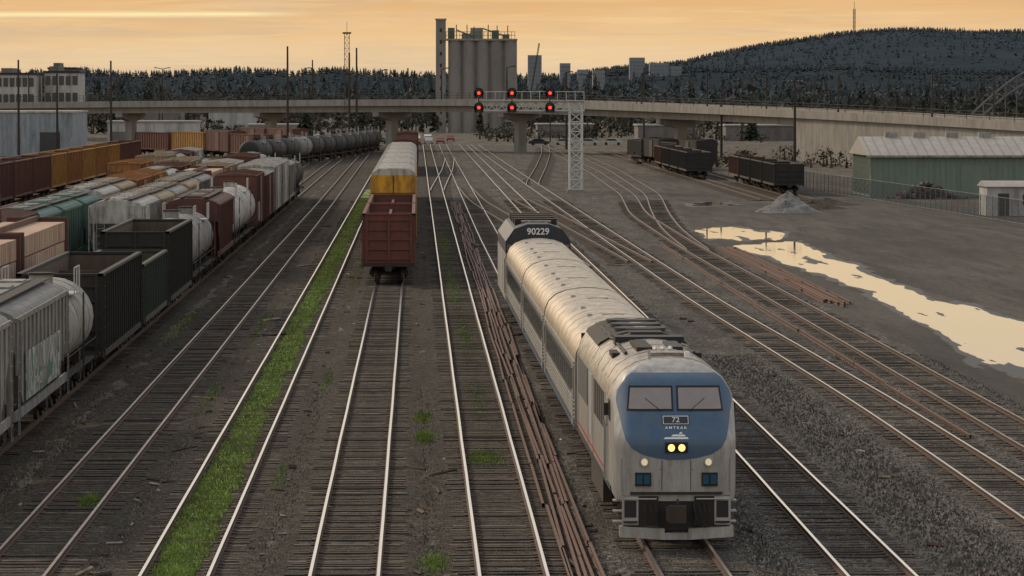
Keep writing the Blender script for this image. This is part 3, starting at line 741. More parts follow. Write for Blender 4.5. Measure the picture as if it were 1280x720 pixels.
text('90229',.42,(0,.22,4.2),R(90),'letter',cc,'road_number',.008)

# ------------------------------------------------------------------ signal gantry
g=empty('signal_gantry',(17.5,469,0))
def truss(b,p0,p1,w,h,n,k,t=.05):
    p0=Vector(p0);p1=Vector(p1);d=(p1-p0)/n
    ax=d.normalized(); up=Vector((0,0,1)) if abs(ax.z)<.9 else Vector((1,0,0)); sd=ax.cross(up).normalized(); up=sd.cross(ax)
    cs=[sd*w/2+up*h/2,-sd*w/2+up*h/2,-sd*w/2-up*h/2,sd*w/2-up*h/2]
    for c in cs: b.cyl(p0+c,p1+c,t*1.3,k,5)
    for i in range(n):
        a=p0+d*i;e=p0+d*(i+1)
        for j in range(4):
            c1,c2=cs[j],cs[(j+1)%4]
            b.cyl(a+c1,e+c2,t*.7,k,4) if i%2 else b.cyl(a+c2,e+c1,t*.7,k,4)
            b.cyl(a+c1,a+c2,t*.7,k,4)
b=B(); truss(b,(0,0,.3),(0,0,9.9),1.35,1.35,9,'gantry',.09); b.box(-1,1,-1,1,0,.3,'conc'); b.obj('tower',parent=g)
b=B(); truss(b,(.9,0,9.5),(-10.9,0,9.5),1.2,1.0,11,'gantry',.08); b.box(-10.9,.9,-1.1,-.6,10.05,10.1,'gantry')
for i in range(13): b.cyl((-10.9+i*.98,-1.1,10.1),(-10.9+i*.98,-1.1,11.1),.035,'gantry',4)
b.cyl((-10.9,-1.1,11.1),(.9,-1.1,11.1),.035,'gantry',4); b.obj('truss_beam',parent=g)
for x in(-10.75,-7.1,-2.9):
    b=B()
    b.cyl((0,0,8.8),(0,0,11.4),.06,'black',6)
    for z in(10.9,9.3):
        b.box(-.3,.3,-.3,-.1,z-.5,z+.55,'black'); b.cyl((0,-.31,z+.05),(0,-.40,z+.05),.165,'sigred',14)
        b.cyl((0,-.31,z-.33),(0,-.33,z-.33),.12,'dglass',12)
        b.cyl((0,-.12,z+.1),(0,-.09,z+.1),.55,'black',18); b.box(-.5,.5,-.12,-.088,z-.5,z+.1,'black')
    b.obj('signal_head',loc=(x,-1.25,0),parent=g)

# ------------------------------------------------------------------ road bridge
br=empty('road_overpass')
cl=[(-140,900,8.9),(-95,880,9.1),(-58,860,9.5),(-29,840,9.7),(-4.9,815,9.9),(19,785,9.9),(45.2,730,9.15),(64.3,670,8.4),(86,600,7.2),(110,520,5.6)]
def crv(t):
    i=min(int(t),len(cl)-2);f=t-i
    def g_(j): return Vector(cl[max(0,min(len(cl)-1,j))])
    p0,p1,p2,p3=g_(i-1),g_(i),g_(i+1),g_(i+2)
    return .5*((2*p1)+(-p0+p2)*f+(2*p0-5*p1+4*p2-p3)*f*f+(-p0+3*p1-3*p2+p3)*f**3)
b=B(); W=5.5; rings_=[]
S=[i*.2 for i in range((len(cl)-1)*5+1)]
prof=[(-W,0),(-W,.95),(-W+.3,.95),(-W+.3,.15),(W-.3,.15),(W-.3,.95),(W,.95),(W,0),(W,-.3),(W-1.2,-.35),(W-1.3,-1.5),(-W+1.3,-1.5),(-W+1.2,-.35),(-W,-.3)]
for s in S:
    p=crv(s);q=crv(min(s+.01,len(cl)-1));q0=crv(max(s-.01,0)); t=(q-q0); t.z=0; t.normalize(); n_=Vector((t.y,-t.x,0))
    rings_.append([tuple(p+n_*a+Vector((0,0,c-1.0))) for a,c in prof])
b.rings(rings_,'conc'); b.obj('deck',parent=br)
b=B()
for s in[i*.1 for i in range((len(cl)-1)*10+1)]:
    p=crv(s);q=crv(min(s+.01,len(cl)-1));q0=crv(max(s-.01,0)); t=(q-q0); t.z=0; t.normalize(); n_=Vector((t.y,-t.x,0))
    e=p+n_*(W-.15); b.cyl((e.x,e.y,e.z-.05),(e.x,e.y,e.z+1.1),.05,'under',4)
    if s>0:
        for h_ in(.3,.65,1.1): b.cyl((pe.x,pe.y,pe.z+h_),(e.x,e.y,e.z+h_),.035,'under',4)
    pe=e
b.obj('railing',parent=br)
for i in range(1,7):
    p=crv(i);q=crv(i+.02);t=q-p;t.z=0;t.normalize();n_=Vector((t.y,-t.x,0)); rz=math.atan2(n_.y,n_.x)
    b=B(); zt=p.z-2.5
    b.rings([[(-.9,-.8,0),(.9,-.8,0),(.9,.8,0),(-.9,.8,0)],[(-.9,-.8,zt-1.6),(.9,-.8,zt-1.6),(.9,.8,zt-1.6),(-.9,.8,zt-1.6)],[(-4.2,-.85,zt-.8),(4.2,-.85,zt-.8),(4.2,.85,zt-.8),(-4.2,.85,zt-.8)],[(-4.2,-.85,zt),(4.2,-.85,zt),(4.2,.85,zt),(-4.2,.85,zt)]],'conc')
    b.obj('pier',(p.x,p.y,0),rz,br)
b=B()
rr=[]
for s in[7.0+.1*i for i in range(21)]:
    p=crv(min(s,len(cl)-1));q=crv(min(s+.01,len(cl)-1));q0=crv(max(s-.01,0));t=(q-q0);t.z=0;t.normalize();n_=Vector((t.y,-t.x,0))
    z=p.z-1.25; rr.append([tuple(p*1+n_*a+Vector((0,0,zz-p.z))) for a,zz in((-4.6,0),(5,0),(5,z),(-4.6,z))])
b.rings(rr,'conc'); b.obj('approach_wall',parent=br)

def lamp(x,y,z0,h,arm=1.6,two=False):
    b=B(); b.cyl((0,0,0),(0,0,h),.18,'under',6,.11)
    for s in((1,-1) if two else (1,)):
        b.cyl((0,0,h),(s*arm,0,h+.25),.08,'under',5); b.box(min(s*arm,s*(arm+.7)),max(s*arm,s*(arm+.7)),-.15,.15,h+.18,h+.38,'under')
    return b.obj('street_lamp',(x,y,z0),random.uniform(-.5,.5))
for s,off in((.8,4.8),(1.4,-4.8),(1.9,4.8),(2.6,-4.8),(3.25,4.8),(3.9,-4.8),(4.4,4.8),(4.9,-4.8),(5.3,4.8),(5.75,-4.8),(6.2,4.8),(6.6,-4.8),(7.1,4.8),(7.6,4.8)):
    p=crv(s); lamp(p.x,p.y+off,p.z-.9,6.4+random.uniform(-.6,.8),.9)
for x,y in((-60,1000),(-30,1040),(40,1000),(62,1020),(75,980),(90,960),(110,990),(128,940),(30,960),(52,1100)): lamp(x,y,0,14+random.uniform(-1,3),1.2,True)
def pole(x,y,h,arms=1):
    b=B(); b.cyl((0,0,0),(0,0,h),.25,'pole',7,.15)
    for i in range(arms): b.box(-1.1,1.1,-.06,.06,h-.6-i*.9,h-.45-i*.9,'pole'); 
    if arms:
        for q in(-1,-.5,.5,1): b.cyl((q,0,h-.45),(q,0,h-.25),.05,'galv',5)
    b.obj('utility_pole',(x,y,0),random.uniform(-.2,.2))
def XY(px,Y): return (px-522)*Y/5300.
for px,py,Y in((25,75,720),(73,92,740),(140,76,730),(360,58,700),(446,60,780),(437,66,790),(902,108,700),(994,98,640),(391,75,980),(708,90,820),(1175,104,760),(200,88,980),(510,85,900),(805,84,900)):
    pole(XY(px,Y),Y,10.8+(118-py)*Y/5300,1 if px in(994,1175) else 0)
b=B(); truss(b,(0,0,0),(0,0,22.5),.9,.9,22,'under',.04); b.box(-.8,.8,-.8,.8,22.2,22.5,'under'); b.cyl((0,0,22),(0,0,24.5),.05,'galv',5)
b.obj('floodlight_tower',(XY(434,800),800,0))

# ------------------------------------------------------------------ grain silo
si=empty('grain_elevator',(0,1200,0))
b=B()
for i in range(5):
    for j in range(2): b.cyl((10.6+i*3.9,j*4.2,0),(10.6+i*3.9,j*4.2,26),1.93,'silo',22)
b.box(10.2,26.6,-.6,5,0,25.9,'silo'); b.obj('silos',parent=si)
b=B(); b.box(5.2,8.0,-1,4,0,31.8,'silo'); b.box(5.0,8.2,-1.2,4.2,31.8,32.2,'conc'); b.box(7.4,28.2,-2.1,6.5,26,26.5,'conc')
for i in range(9): b.box(6.3,6.9,-1.04,-1,2+i*3.3,3+i*3.3,'under')
b.obj('elevator_tower',parent=si)
b=B()
M['green']=plain('green_steel',(.10,.14,.10),.7)
for z in(27.4,28.4): b.box(8,27.6,-2.0,-1.9,z,z+.12,'green')
for i in range(21): b.box(8+i*.97,8.12+i*.97,-2.0,-1.9,26.5,28.5,'green')
b.box(8.6,10.5,-1,3,26.5,29.6,'green'); b.box(12.5,15,0,3,26.5,28.0,'silo'); b.box(15,18.5,0,3,26.5,29.6,'silo'); b.box(21,23,-1,2,26.5,28.9,'green'); b.box(24,26,0,2,26.5,27.8,'silo')
for x in(9,11,14,16,20,22.5,25.5): b.cyl((x,0,26.4),(x,0,29.5+(x%3)*.5),.15,'green',6)
b.cyl((11,0,29),(16,0,27),.2,'green',5); b.cyl((18.5,0,29.4),(25.5,0,27),.2,'green',5)
b.obj('headhouse',parent=si)

# ------------------------------------------------------------------ buildings
M['sage']=paint('sage_cladding',(.18,.235,.185),.7,0,.08,.4,(.12,.14,.12),.3)
M['metalroof']=paint('metal_roof',(.36,.34,.315),.6,.2,.12,.3,(.2,.18,.16),.4)
M['bluegrey']=paint('bluegrey_cladding',(.31,.35,.39),.7,0,.08,.3)
M['bwhite']=paint('white_wall',(.48,.48,.47),.7,0,.06,.2)
M['bdull']=paint('dull_wall',(.18,.17,.16),.8,0,.15,.2)
M['win']=plain('window_glass',(.04,.05,.06),.15)
wh=empty('green_warehouse',(47.5,444,0))
b=B(); Lx=40
b.box(0,Lx,0,18,0,4.4,'sage')
for i in range(66): b.box(.1+i*.6,.18+i*.6,-.04,0,.3,4.3,'sage')
for i in range(29): b.box(-.04,0,.1+i*.62,.18+i*.62,.3,4.3,'sage')
b.box(-.08,.08,-.08,.08,0,4.4,'lgrey'); b.box(9.5,12.5,-.06,-.041,.05,3.4,'sage'); b.box(20,21,-.06,-.041,.05,2.2,'lgrey')
b.obj('walls',parent=wh)
b=B()
b.rings([[(-.4,-.5,4.402),(-.4,9,6.3),(-.4,18.5,4.402)],[(Lx,-.5,4.402),(Lx,9,6.3),(Lx,18.5,4.402)]],'metalroof')
for i in range(40): b.add([(i*1.,-.52,4.44),(i*1.+.07,-.52,4.44),(i*1.+.07,9,6.34),(i*1.,9,6.34)],[(0,1,2,3)],'lgrey')
for x in(2.5,5.5,9,12.5): b.box(x,x+1.3,8.6,9.4,6.2,6.75,'lgrey')
b.box(-.45,Lx,-.56,-.5,4.2,4.42,'lgrey'); b.obj('roof',parent=wh)
sh=B(); sh.box(0,6,0,5,0,2.6,'bwhite'); sh.rings([[(-.2,-.3,2.602),(-.2,2.5,3.1),(-.2,5.3,2.602)],[(6.2,-.3,2.602),(6.2,2.5,3.1),(6.2,5.3,2.602)]],'metalroof'); sh.box(1,2,-.03,0,0,2,'win'); sh.box(3.2,4.6,-.03,0,1,1.9,'win'); sh.obj('white_shed',(50.6,376,0))
bg=B(); bg.box(-80,-60.2,743,775,0,7.6,'bluegrey'); bg.box(-80.2,-60,742.8,775.2,7.6,7.9,'bwhite')
for i in range(24): bg.box(-80+i*.82,-79.9+i*.82,742.93,743,.2,7.5,'bluegrey')
bg.box(-66,-62.5,742.9,742.96,0,4.2,'win'); bg.obj('blue_metal_warehouse')
def office(name,x0,x1,y,d,z,nx,nz,k='bwhite'):
    b=B(); b.box(x0,x1,y,y+d,0,z,k); b.box(x0-.3,x1+.3,y-.3,y+d+.3,z,z+.5,'under')
    fh=z/nz; fw=(x1-x0)/nx
    for i in range(nx):
        for j in range(nz): b.box(x0+fw*(i+.14),x0+fw*(i+.86),y-.12,y,fh*(j+.28),fh*(j+.82),'win')
    b.box(x0+1,x0+(x1-x0)*.4,y+2,y+d-2,z+.5,z+1.6,'bdull')
    b.obj(name)
office('white_office_building',-99,-90,1000,20,15.4,6,4); office('white_office_building',-88.5,-80.5,1010,20,15.9,5,4); office('dark_office_building',-91,-84.5,1050,15,17.0,5,4,'bdull')
for x0,x1,y,h,k in((-70,-50,960,4.5,'bwhite'),(-40,-26,1000,3.5,'lgrey'),(30,44,1060,3.2,'bdull'),(52,66,1000,3.4,'bdull'),(72,92,990,3.4,'bdull'),(98,140,980,5,'bdull'),(-78,-64,1150,7,'bdull'),(-58,-44,1180,6,'bwhite')):
    b=B(); b.box(x0,x1,y,y+18,0,h,k); b.box(x0-.3,x1+.3,y-.3,y+18.3,h,h+.35,'metalroof')
    n=int((x1-x0)/6)
    for i in range(n): b.box(x0+1+i*6,x0+4+i*6,y-.08,y,.1,2.4,'bdull')
    b.obj('low_warehouse')
def pcar(k):
    b=B(); pr=[(0,.35),(0,.8),(.9,.95),(1.5,1.42),(3.1,1.45),(3.9,.98),(4.4,.9),(4.4,.35)]
    b.prismx(pr,-.85,.85,k); b.prismx([(1.05,.98),(1.55,1.36),(3.05,1.38),(3.65,1.0)],-.86,.86,'dglass')
    for y in(.85,3.5):
        for s in(-1,1): b.cyl((s*.66,y,.33),(s*.88,y,.33),.33,'rub',12)
    return b.mesh('parked_car')
M['carred']=plain('car_red',(.2,.03,.03),.3); M['carsil']=plain('car_silver',(.4,.41,.42),.3,.3); M['carwh']=plain('car_white',(.6,.6,.6),.3); M['cargr']=plain('car_grey',(.12,.13,.14),.3)
pm=[pcar(k) for k in('carwh','carsil','black','carsil','carwh','cargr','carred')]
for i in range(60):
    x=-34+random.randint(0,16)*2.6; y=905+random.choice((0,8,22,30,44,70,95)); link('parked_car',random.choice(pm),(x,y,0),random.choice((0,math.pi)))
for i in range(8): link('parked_car',random.choice(pm[:4]),(28+i*5.2,900+random.uniform(-3,3),0),1.5)
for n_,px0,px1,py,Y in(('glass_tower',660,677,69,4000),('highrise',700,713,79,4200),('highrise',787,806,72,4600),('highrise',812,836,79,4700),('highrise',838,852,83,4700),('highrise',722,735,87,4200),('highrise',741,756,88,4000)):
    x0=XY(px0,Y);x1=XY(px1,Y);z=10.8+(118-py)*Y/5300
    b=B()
    if 'hz' not in M: M['hz']=plain('haze_tinted_tower_wall',(.22,.235,.255),.7); M['hzw']=plain('haze_tinted_tower_glass',(.15,.18,.215),.4)  # distance haze is mixed into these blue-grey base colours
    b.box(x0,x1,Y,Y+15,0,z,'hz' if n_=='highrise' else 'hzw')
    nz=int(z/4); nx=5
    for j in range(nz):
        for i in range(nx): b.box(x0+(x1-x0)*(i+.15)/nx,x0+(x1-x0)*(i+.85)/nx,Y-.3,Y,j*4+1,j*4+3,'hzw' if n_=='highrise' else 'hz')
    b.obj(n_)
b=B(); 
truss(b,(XY(663,3900),3900,10),(XY(674,3900),3900,10.8+64*3900/5300),1,1,20,'under',.18); b.obj('construction_crane')
b=B(); prev=None
for i in range(17):
    t=i/16; x=131+t*42; z=4+14.5*math.sin(math.pi*(t*.9+.05)); p=Vector((x,1000,z)); q=Vector((x,1000,z-2.8)); 
    if prev:
        b.cyl(prev[0],p,.26,'bdull',5); b.cyl(prev[1],q,.26,'bdull',5); b.cyl(prev[0],q,.14,'bdull',5)
    b.cyl(p,q,.14,'bdull',5); b.cyl(q,(x,1000,0),.1,'bdull',4); prev=(p,q)
b.obj('steel_arch_bridge')

# ------------------------------------------------------------------ piles, fence
def pile(name,x,y,rx,ry,h,k,seed=0,rough=.25):
    b=B(); n=36;m=10; rings_=[]
    for j in range(m):
        q=1-j/m; rg=[]
        for i in range(n):
            t=2*math.pi*i/n; d=1+rough*noise.noise(Vector((math.cos(t)*2+seed,math.sin(t)*2,j*.4)))
            rg.append((x+rx*(q**1.15)*d*math.cos(t),y+ry*(q**1.15)*d*math.sin(t),h*(j/m)*(1+rough*noise.noise(Vector((t,j,seed)))) ))
        rings_.append(rg)
    rings_.append([(x+.1*math.cos(i),y+.1*math.sin(i),h) for i in range(n)])
    b.rings(rings_,k,False); b.obj(name)
M['pilegrey']=gravel('gravel_pile_stone',((.13,.13,.13),(.21,.205,.2),(.32,.31,.3)),12,.5,0,.6)
pile('gravel_pile',34,389,2.9,4,1.9,'pilegrey',1); pile('soil_pile',37.3,400,3.2,4,.9,'ballast_b',4); pile('soil_pile',40,415,3,5,.7,'ballast_b',7)
b=B(); rnd=random.Random(4)
for i in range(420):
    u=rnd.gauss(0,1); x=52.6+u*1.5;y=438+rnd.gauss(0,.9); z=max(.12,1.55-abs(u)*.7)*rnd.random(); a=Vector((rnd.uniform(-1,1),rnd.uniform(-1,1),rnd.uniform(-.4,.5)))
    b.cyl(Vector((x,y,z)),Vector((x,y,z))+a*rnd.uniform(.3,.9),rnd.uniform(.08,.24),rnd.choice(['black','under','black','brown']),5)
b.obj('scrap_pile')
b=B(); p0=Vector((43.5,500,0));p1=Vector((50.5,340,0)); n=54
M['mesh']=plain('fence_wire',(.12,.125,.125),.6,.2)
for i in range(n+1):
    p=p0+(p1-p0)*i/n; b.cyl(p,p+Vector((0,0,2.1)),.035,'mesh',5)
for z in(.1,2.05): b.cyl(p0+Vector((0,0,z)),p1+Vector((0,0,z)),.02,'mesh',5)
for i in range(n*6):
    a=p0+(p1-p0)*i/(n*6);c=p0+(p1-p0)*(i+3)/(n*6); b.cyl(a+Vector((0,0,.1)),c+Vector((0,0,2.05)),.009,'mesh',3,caps=False); b.cyl(a+Vector((0,0,2.05)),c+Vector((0,0,.1)),.009,'mesh',3,caps=False)
b.obj('chain_link_fence')

# ------------------------------------------------------------------ vegetation
def leafmat(name,stops):
    m,nt,b=newmat(name); g=nn(nt,'ShaderNodeNewGeometry'); n=noisen(nt,mapping(nt),.035,4)
    c=ramp(nt,g.outputs['Random Per Island'],stops); c=mixc(nt,1.0,c,ramp(nt,n,[(.35,.75),(.65,1.25)]),'MULTIPLY')
    nt.links.new(c,b.inputs['Base Color']); b.inputs['Roughness'].default_value=.9; b.inputs['Specular IOR Level'].default_value=.1; return m
def conifer(V,F,x,y,z,h,w,n=46):
    for i in range(n):
        t=(i+random.random())/n; zz=z+h*(.05+.92*t); r=w*(1-t)**.7*random.uniform(.7,1.15)+.06*w; a=random.random()*6.28
        l=Vector((math.cos(a),math.sin(a),0)); s=Vector((-l.y,l.x,0)); th=h*.13
        o=len(V); c=Vector((x,y,zz)); V.extend([tuple(c+s*r*.6+Vector((0,0,th*.5))),tuple(c-s*r*.6+Vector((0,0,th*.4))),tuple(c+l*r+Vector((0,0,-th*.6)))]); F.append((o,o+1,o+2))
    o=len(V); V.extend([(x-.12*w,y,z+h*.6),(x+.12*w,y,z+h*.6),(x,y,z+h*1.02)]); F.append((o,o+1,o+2))
def decid(V,F,x,y,z,h,w,n=60):
    for i in range(n):
        while True:
            p=Vector((random.uniform(-1,1),random.uniform(-1,1),random.uniform(-1,1)))
            if p.length<1: break
        p=p*(.75+.35*random.random()); c=Vector((x+p.x*w,y+p.y*w,z+h*.55+p.z*h*.45)); s=w*random.uniform(.12,.3)
        o=len(V)
        for k in range(3): V.append(tuple(c+Vector((random.uniform(-s,s),random.uniform(-s,s),random.uniform(-s,s)*.9))))
        F.append((o,o+1,o+2))
    o=len(V); V.extend([(x-.3,y,z),(x+.3,y,z),(x,y,z+h*.7)]); F.append((o,o+1,o+2))
def forest(name,mat,items):
    V=[];F=[]
    for kind,a in items: (conifer if kind=='c' else decid)(V,F,*a)
    me=bpy.data.meshes.new(name); me.from_pydata(V,[],F); me.materials.append(mat); o=bpy.data.objects.new(name,me); scene.collection.objects.link(o)
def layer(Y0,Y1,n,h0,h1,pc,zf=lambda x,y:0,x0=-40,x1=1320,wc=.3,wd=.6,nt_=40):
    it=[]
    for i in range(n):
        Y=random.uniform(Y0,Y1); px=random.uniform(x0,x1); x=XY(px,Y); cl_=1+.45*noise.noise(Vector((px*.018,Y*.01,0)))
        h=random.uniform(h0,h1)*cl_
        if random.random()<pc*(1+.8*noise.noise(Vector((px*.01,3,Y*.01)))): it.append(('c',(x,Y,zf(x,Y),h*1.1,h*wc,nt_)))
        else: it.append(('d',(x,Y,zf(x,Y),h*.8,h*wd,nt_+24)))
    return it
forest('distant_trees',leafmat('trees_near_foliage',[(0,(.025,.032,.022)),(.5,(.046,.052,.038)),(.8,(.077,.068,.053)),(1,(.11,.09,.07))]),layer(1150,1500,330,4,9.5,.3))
forest('distant_trees',leafmat('haze_tinted_mid_foliage',[(0,(.048,.062,.06)),(.5,(.062,.074,.070)),(1,(.092,.09,.082))]),layer(1700,2300,620,8,15,.4))  # bluish base colours paint in light aerial haze
forest('distant_trees',leafmat('haze_tinted_far_foliage',[(0,(.068,.086,.098)),(.6,(.08,.098,.108)),(1,(.10,.11,.112))]),layer(2800,3800,900,13,22,.45,lambda x,y:-2+(y-2800)*.004))  # bluer, paler base colours stand in for thicker aerial haze
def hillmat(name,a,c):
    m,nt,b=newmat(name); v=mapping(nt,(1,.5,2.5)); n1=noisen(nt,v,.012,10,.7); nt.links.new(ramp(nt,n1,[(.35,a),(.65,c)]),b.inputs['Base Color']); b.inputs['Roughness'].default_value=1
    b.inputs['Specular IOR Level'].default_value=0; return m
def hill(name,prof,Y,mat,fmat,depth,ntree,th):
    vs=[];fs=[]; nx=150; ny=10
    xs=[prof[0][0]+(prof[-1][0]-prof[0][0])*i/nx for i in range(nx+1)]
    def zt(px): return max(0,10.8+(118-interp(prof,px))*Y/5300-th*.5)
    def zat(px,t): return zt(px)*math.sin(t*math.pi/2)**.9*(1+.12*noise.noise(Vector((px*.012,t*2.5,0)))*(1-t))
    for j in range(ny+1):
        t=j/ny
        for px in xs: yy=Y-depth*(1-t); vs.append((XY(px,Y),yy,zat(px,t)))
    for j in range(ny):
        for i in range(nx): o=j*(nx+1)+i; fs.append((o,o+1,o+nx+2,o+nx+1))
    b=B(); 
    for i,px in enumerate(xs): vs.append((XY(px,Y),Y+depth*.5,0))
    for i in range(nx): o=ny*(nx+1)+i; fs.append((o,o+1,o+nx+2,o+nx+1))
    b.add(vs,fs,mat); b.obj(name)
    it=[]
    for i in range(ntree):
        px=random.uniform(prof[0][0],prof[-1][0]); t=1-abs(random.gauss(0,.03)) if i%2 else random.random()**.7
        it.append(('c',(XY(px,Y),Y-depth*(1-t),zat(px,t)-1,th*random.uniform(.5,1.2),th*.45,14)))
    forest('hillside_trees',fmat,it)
hm=hillmat('haze_tinted_hill',(.036,.049,.061),(.052,.067,.080)); hf=leafmat('haze_tinted_hill_trees',[(0,(.082,.104,.124)),(.6,(.092,.115,.134)),(1,(.105,.128,.146))])  # aerial haze painted as slate-blue base colour on slope and trees
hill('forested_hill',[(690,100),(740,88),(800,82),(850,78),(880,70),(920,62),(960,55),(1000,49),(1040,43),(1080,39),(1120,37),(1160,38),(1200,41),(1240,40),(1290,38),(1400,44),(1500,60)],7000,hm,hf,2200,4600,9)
hm2=hillmat('haze_tinted_ridge',(.032,.042,.05),(.045,.056,.062)); hf2=leafmat('haze_tinted_ridge_trees',[(0,(.066,.085,.098)),(.6,(.078,.097,.109)),(1,(.095,.11,.118))])  # ridge and its trees carry distance haze in their base colours
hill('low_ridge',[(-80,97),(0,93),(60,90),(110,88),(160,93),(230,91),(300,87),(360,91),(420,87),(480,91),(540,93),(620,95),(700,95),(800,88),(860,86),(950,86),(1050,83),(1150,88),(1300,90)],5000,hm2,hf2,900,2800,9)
b=B(); truss(b,(0,0,0),(0,0,50),3,3,14,'hzw',.35); b.cyl((0,0,50),(0,0,62),.4,'hzw',5); b.obj('radio_mast',(XY(1068,6900),6900,100))
def baretree(seed,h):
    rnd=random.Random(seed); b=B()
    def br_(p,d,L,r,dep):
        q=p+d*L; b.cyl(p,q,r,'pole',5 if dep<2 else 3,r*.65,False)
        if dep>=5: return
        for i in range(3 if dep else 4):
            nd=(d+Vector((rnd.uniform(-1,1),rnd.uniform(-1,1),rnd.uniform(-.25,.7)))*.75).normalized()
            br_(p+d*L*rnd.uniform(.55,1),nd,L*rnd.uniform(.6,.8),r*.58,dep+1)
    br_(Vector((0,0,0)),Vector((0,0,1)),h*.28,h*.022,0)
    return b.mesh('bare_tree',fixn=False)
bt=[baretree(i,12) for i in range(3)]
for px,Y,s in((1115,900,1.15),(1135,910,1.25),(1098,930,1.),(858,760,.5),(872,770,.42),(845,770,.4),(780,1100,.8),(1010,1000,.8),(965,1050,.8),(250,1080,.8),(520,1150,.8),(1240,950,.8)):
    link('bare_tree',bt[px%3],(XY(px,Y),Y,0),px,s)
V_=leafmat('evergreen_foliage',[(0,(.022,.032,.018)),(.6,(.043,.056,.03)),(1,(.07,.08,.048))])
for px,Y,h in((1155,940,9),(382,960,10),(1095,980,10),(1180,960,8),(940,980,8)):
    V=[];F=[]; conifer(V,F,0,0,0,h,h*.28,260); me=bpy.data.meshes.new('evergreen_tree'); me.from_pydata(V,[],F); me.materials.append(V_); link('evergreen_tree',me,(XY(px,Y),Y,0))
V=[];F=[]
for i in range(34): decid(V,F,random.uniform(33,64),random.uniform(618,660),-.5,random.uniform(1.5,3.8),random.uniform(1,2.2),50)
me=bpy.data.meshes.new('brush'); me.from_pydata(V,[],F); me.materials.append(leafmat('brush_twigs',[(0,(.045,.036,.027)),(1,(.12,.09,.065))])); link('brush',me,(0,0,0))
V=[];F=[]
for i in range(110): decid(V,F,random.uniform(15,135),random.uniform(950,1120),-.3,random.uniform(2.,5.5),random.uniform(1.5,3.5),50)
for i in range(40): decid(V,F,random.uniform(-105,-10),random.uniform(1100,1180),-.3,random.uniform(2.,6),random.uniform(1.5,4),50)
me=bpy.data.meshes.new('hedgerow'); me.from_pydata(V,[],F); me.materials.append(leafmat('hedgerow_foliage',[(0,(.03,.036,.024)),(.6,(.055,.055,.04)),(1,(.10,.085,.062))])); link('hedgerow',me,(0,0,0))

# ------------------------------------------------------------------ sky and light
w=bpy.data.worlds.new('World'); scene.world=w; w.use_nodes=True; nt=w.node_tree; bg=nt.nodes['Background']
sky=nn(nt,'ShaderNodeTexSky',sky_type='NISHITA'); sky.sun_disc=False; sky.sun_elevation=R(28); sky.sun_rotation=R(-40); sky.dust_density=3; sky.air_density=1.5
tc=nn(nt,'ShaderNodeTexCoord'); sp=nn(nt,'ShaderNodeSeparateXYZ'); nt.links.new(tc.outputs['Generated'],sp.inputs[0])
def mth(op,a,b_=None,c=None,clamp=False):
    n=nn(nt,'ShaderNodeMath',operation=op,use_clamp=clamp)
    for i,v in enumerate((a,b_,c)):
        if v is None: continue
        if isinstance(v,(int,float)): n.inputs[i].default_value=v
        else: nt.links.new(v,n.inputs[i])
    return n.outputs[0]
z=sp.outputs['Z']; x=sp.outputs['X']
zz=mth('MULTIPLY',z,5.0)
def vmap(s):
    mp=nn(nt,'ShaderNodeMapping'); mp.inputs['Scale'].default_value=s; nt.links.new(tc.outputs['Generated'],mp.inputs['Vector']); return mp.outputs[0]
m1=vmap((18,18,190)); m2=vmap((26,26,600))
cn=noisen(nt,m1,1.3,6,.6)
zj=mth('ADD',zz,mth('MULTIPLY',mth('SUBTRACT',cn,.5),.07))
grad=ramp(nt,zj,[(0,(.70,.53,.37)),(.035,(.82,.60,.36)),(.07,(.84,.56,.29)),(.12,(.78,.46,.20)),(.17,(.93,.70,.42)),(.45,(1.0,.85,.62)),(.8,(.66,.65,.64)),(1,(.6,.61,.64))])
skys=mixc(nt,1.0,sky.outputs[0],(.1,.1,.1),'MULTIPLY')
high=mixc(nt,.3,(.66,.65,.65),skys)
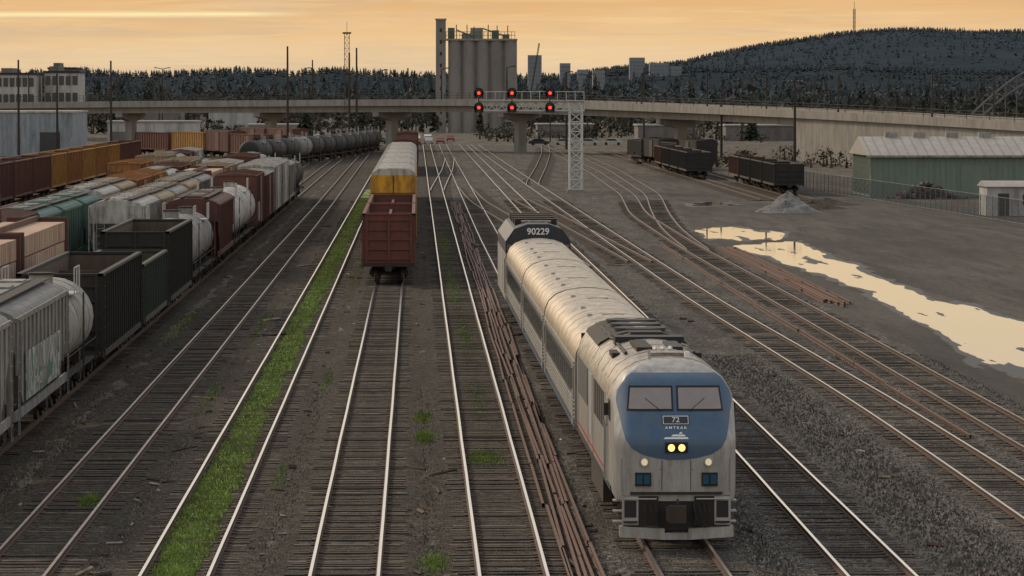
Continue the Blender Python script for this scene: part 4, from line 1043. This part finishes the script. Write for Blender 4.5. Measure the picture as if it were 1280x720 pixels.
hf_=nn(nt,'ShaderNodeMapRange'); hf_.inputs[1].default_value=.12; hf_.inputs[2].default_value=.3; nt.links.new(z,hf_.inputs[0])
col=mixc(nt,hf_.outputs[0],grad,high)
low=nn(nt,'ShaderNodeMapRange'); low.inputs[1].default_value=.035; low.inputs[2].default_value=.022; nt.links.new(z,low.inputs[0])
cf_=ramp(nt,noisen(nt,m1,.6,7,.65,.3),[(.47,0.),(.66,.55)])
col=mixc(nt,mth('MULTIPLY',cf_,low.outputs[0]),col,(.58,.44,.31))
cg_=ramp(nt,noisen(nt,m2,.9,8,.68,.5),[(.50,0.),(.72,.55)])
col=mixc(nt,mth('MULTIPLY',cg_,low.outputs[0]),col,(.95,.68,.36))
dz=mth('ABSOLUTE',mth('SUBTRACT',z,mth('ADD',.0188,mth('MULTIPLY',mth('ADD',x,.06),.004))))
cm_=mth('SUBTRACT',1.0,mth('DIVIDE',dz,mth('ADD',.0004,mth('MULTIPLY',cn,.001))),clamp=True)
cm_=mth('MULTIPLY',cm_,mth('MULTIPLY',mth('SUBTRACT',-.024,x),60,clamp=True))
yp=mth('GREATER_THAN',sp.outputs['Y'],0.0)
cm_=mth('MULTIPLY',mth('MULTIPLY',cm_,yp),mth('ADD',.5,cn),clamp=True)
col=mixc(nt,cm_,col,(1.0,.84,.45))
nt.links.new(col,bg.inputs['Color']); bg.inputs['Strength'].default_value=1.0
sl=bpy.data.lights.new('sun','SUN'); sl.energy=1.9; sl.angle=R(10); sl.color=(1,.80,.56)
so=bpy.data.objects.new('sun',sl); scene.collection.objects.link(so)
el,az=R(28),R(-40)
d=Vector((math.sin(az)*math.cos(el),math.cos(az)*math.cos(el),math.sin(el)))
so.rotation_euler=d.to_track_quat('Z','Y').to_euler()
cam=bpy.data.cameras.new('camera'); co=bpy.data.objects.new('camera',cam); scene.collection.objects.link(co)
co.location=(0,0,10.8); co.rotation_euler=(R(90-2.614),0,R(-1.275)); cam.sensor_width=36; cam.lens=36*5300/1280; cam.clip_start=1; cam.clip_end=20000
scene.camera=co
scene.view_settings.view_transform='Standard'; scene.view_settings.look='None'; scene.view_settings.exposure=0
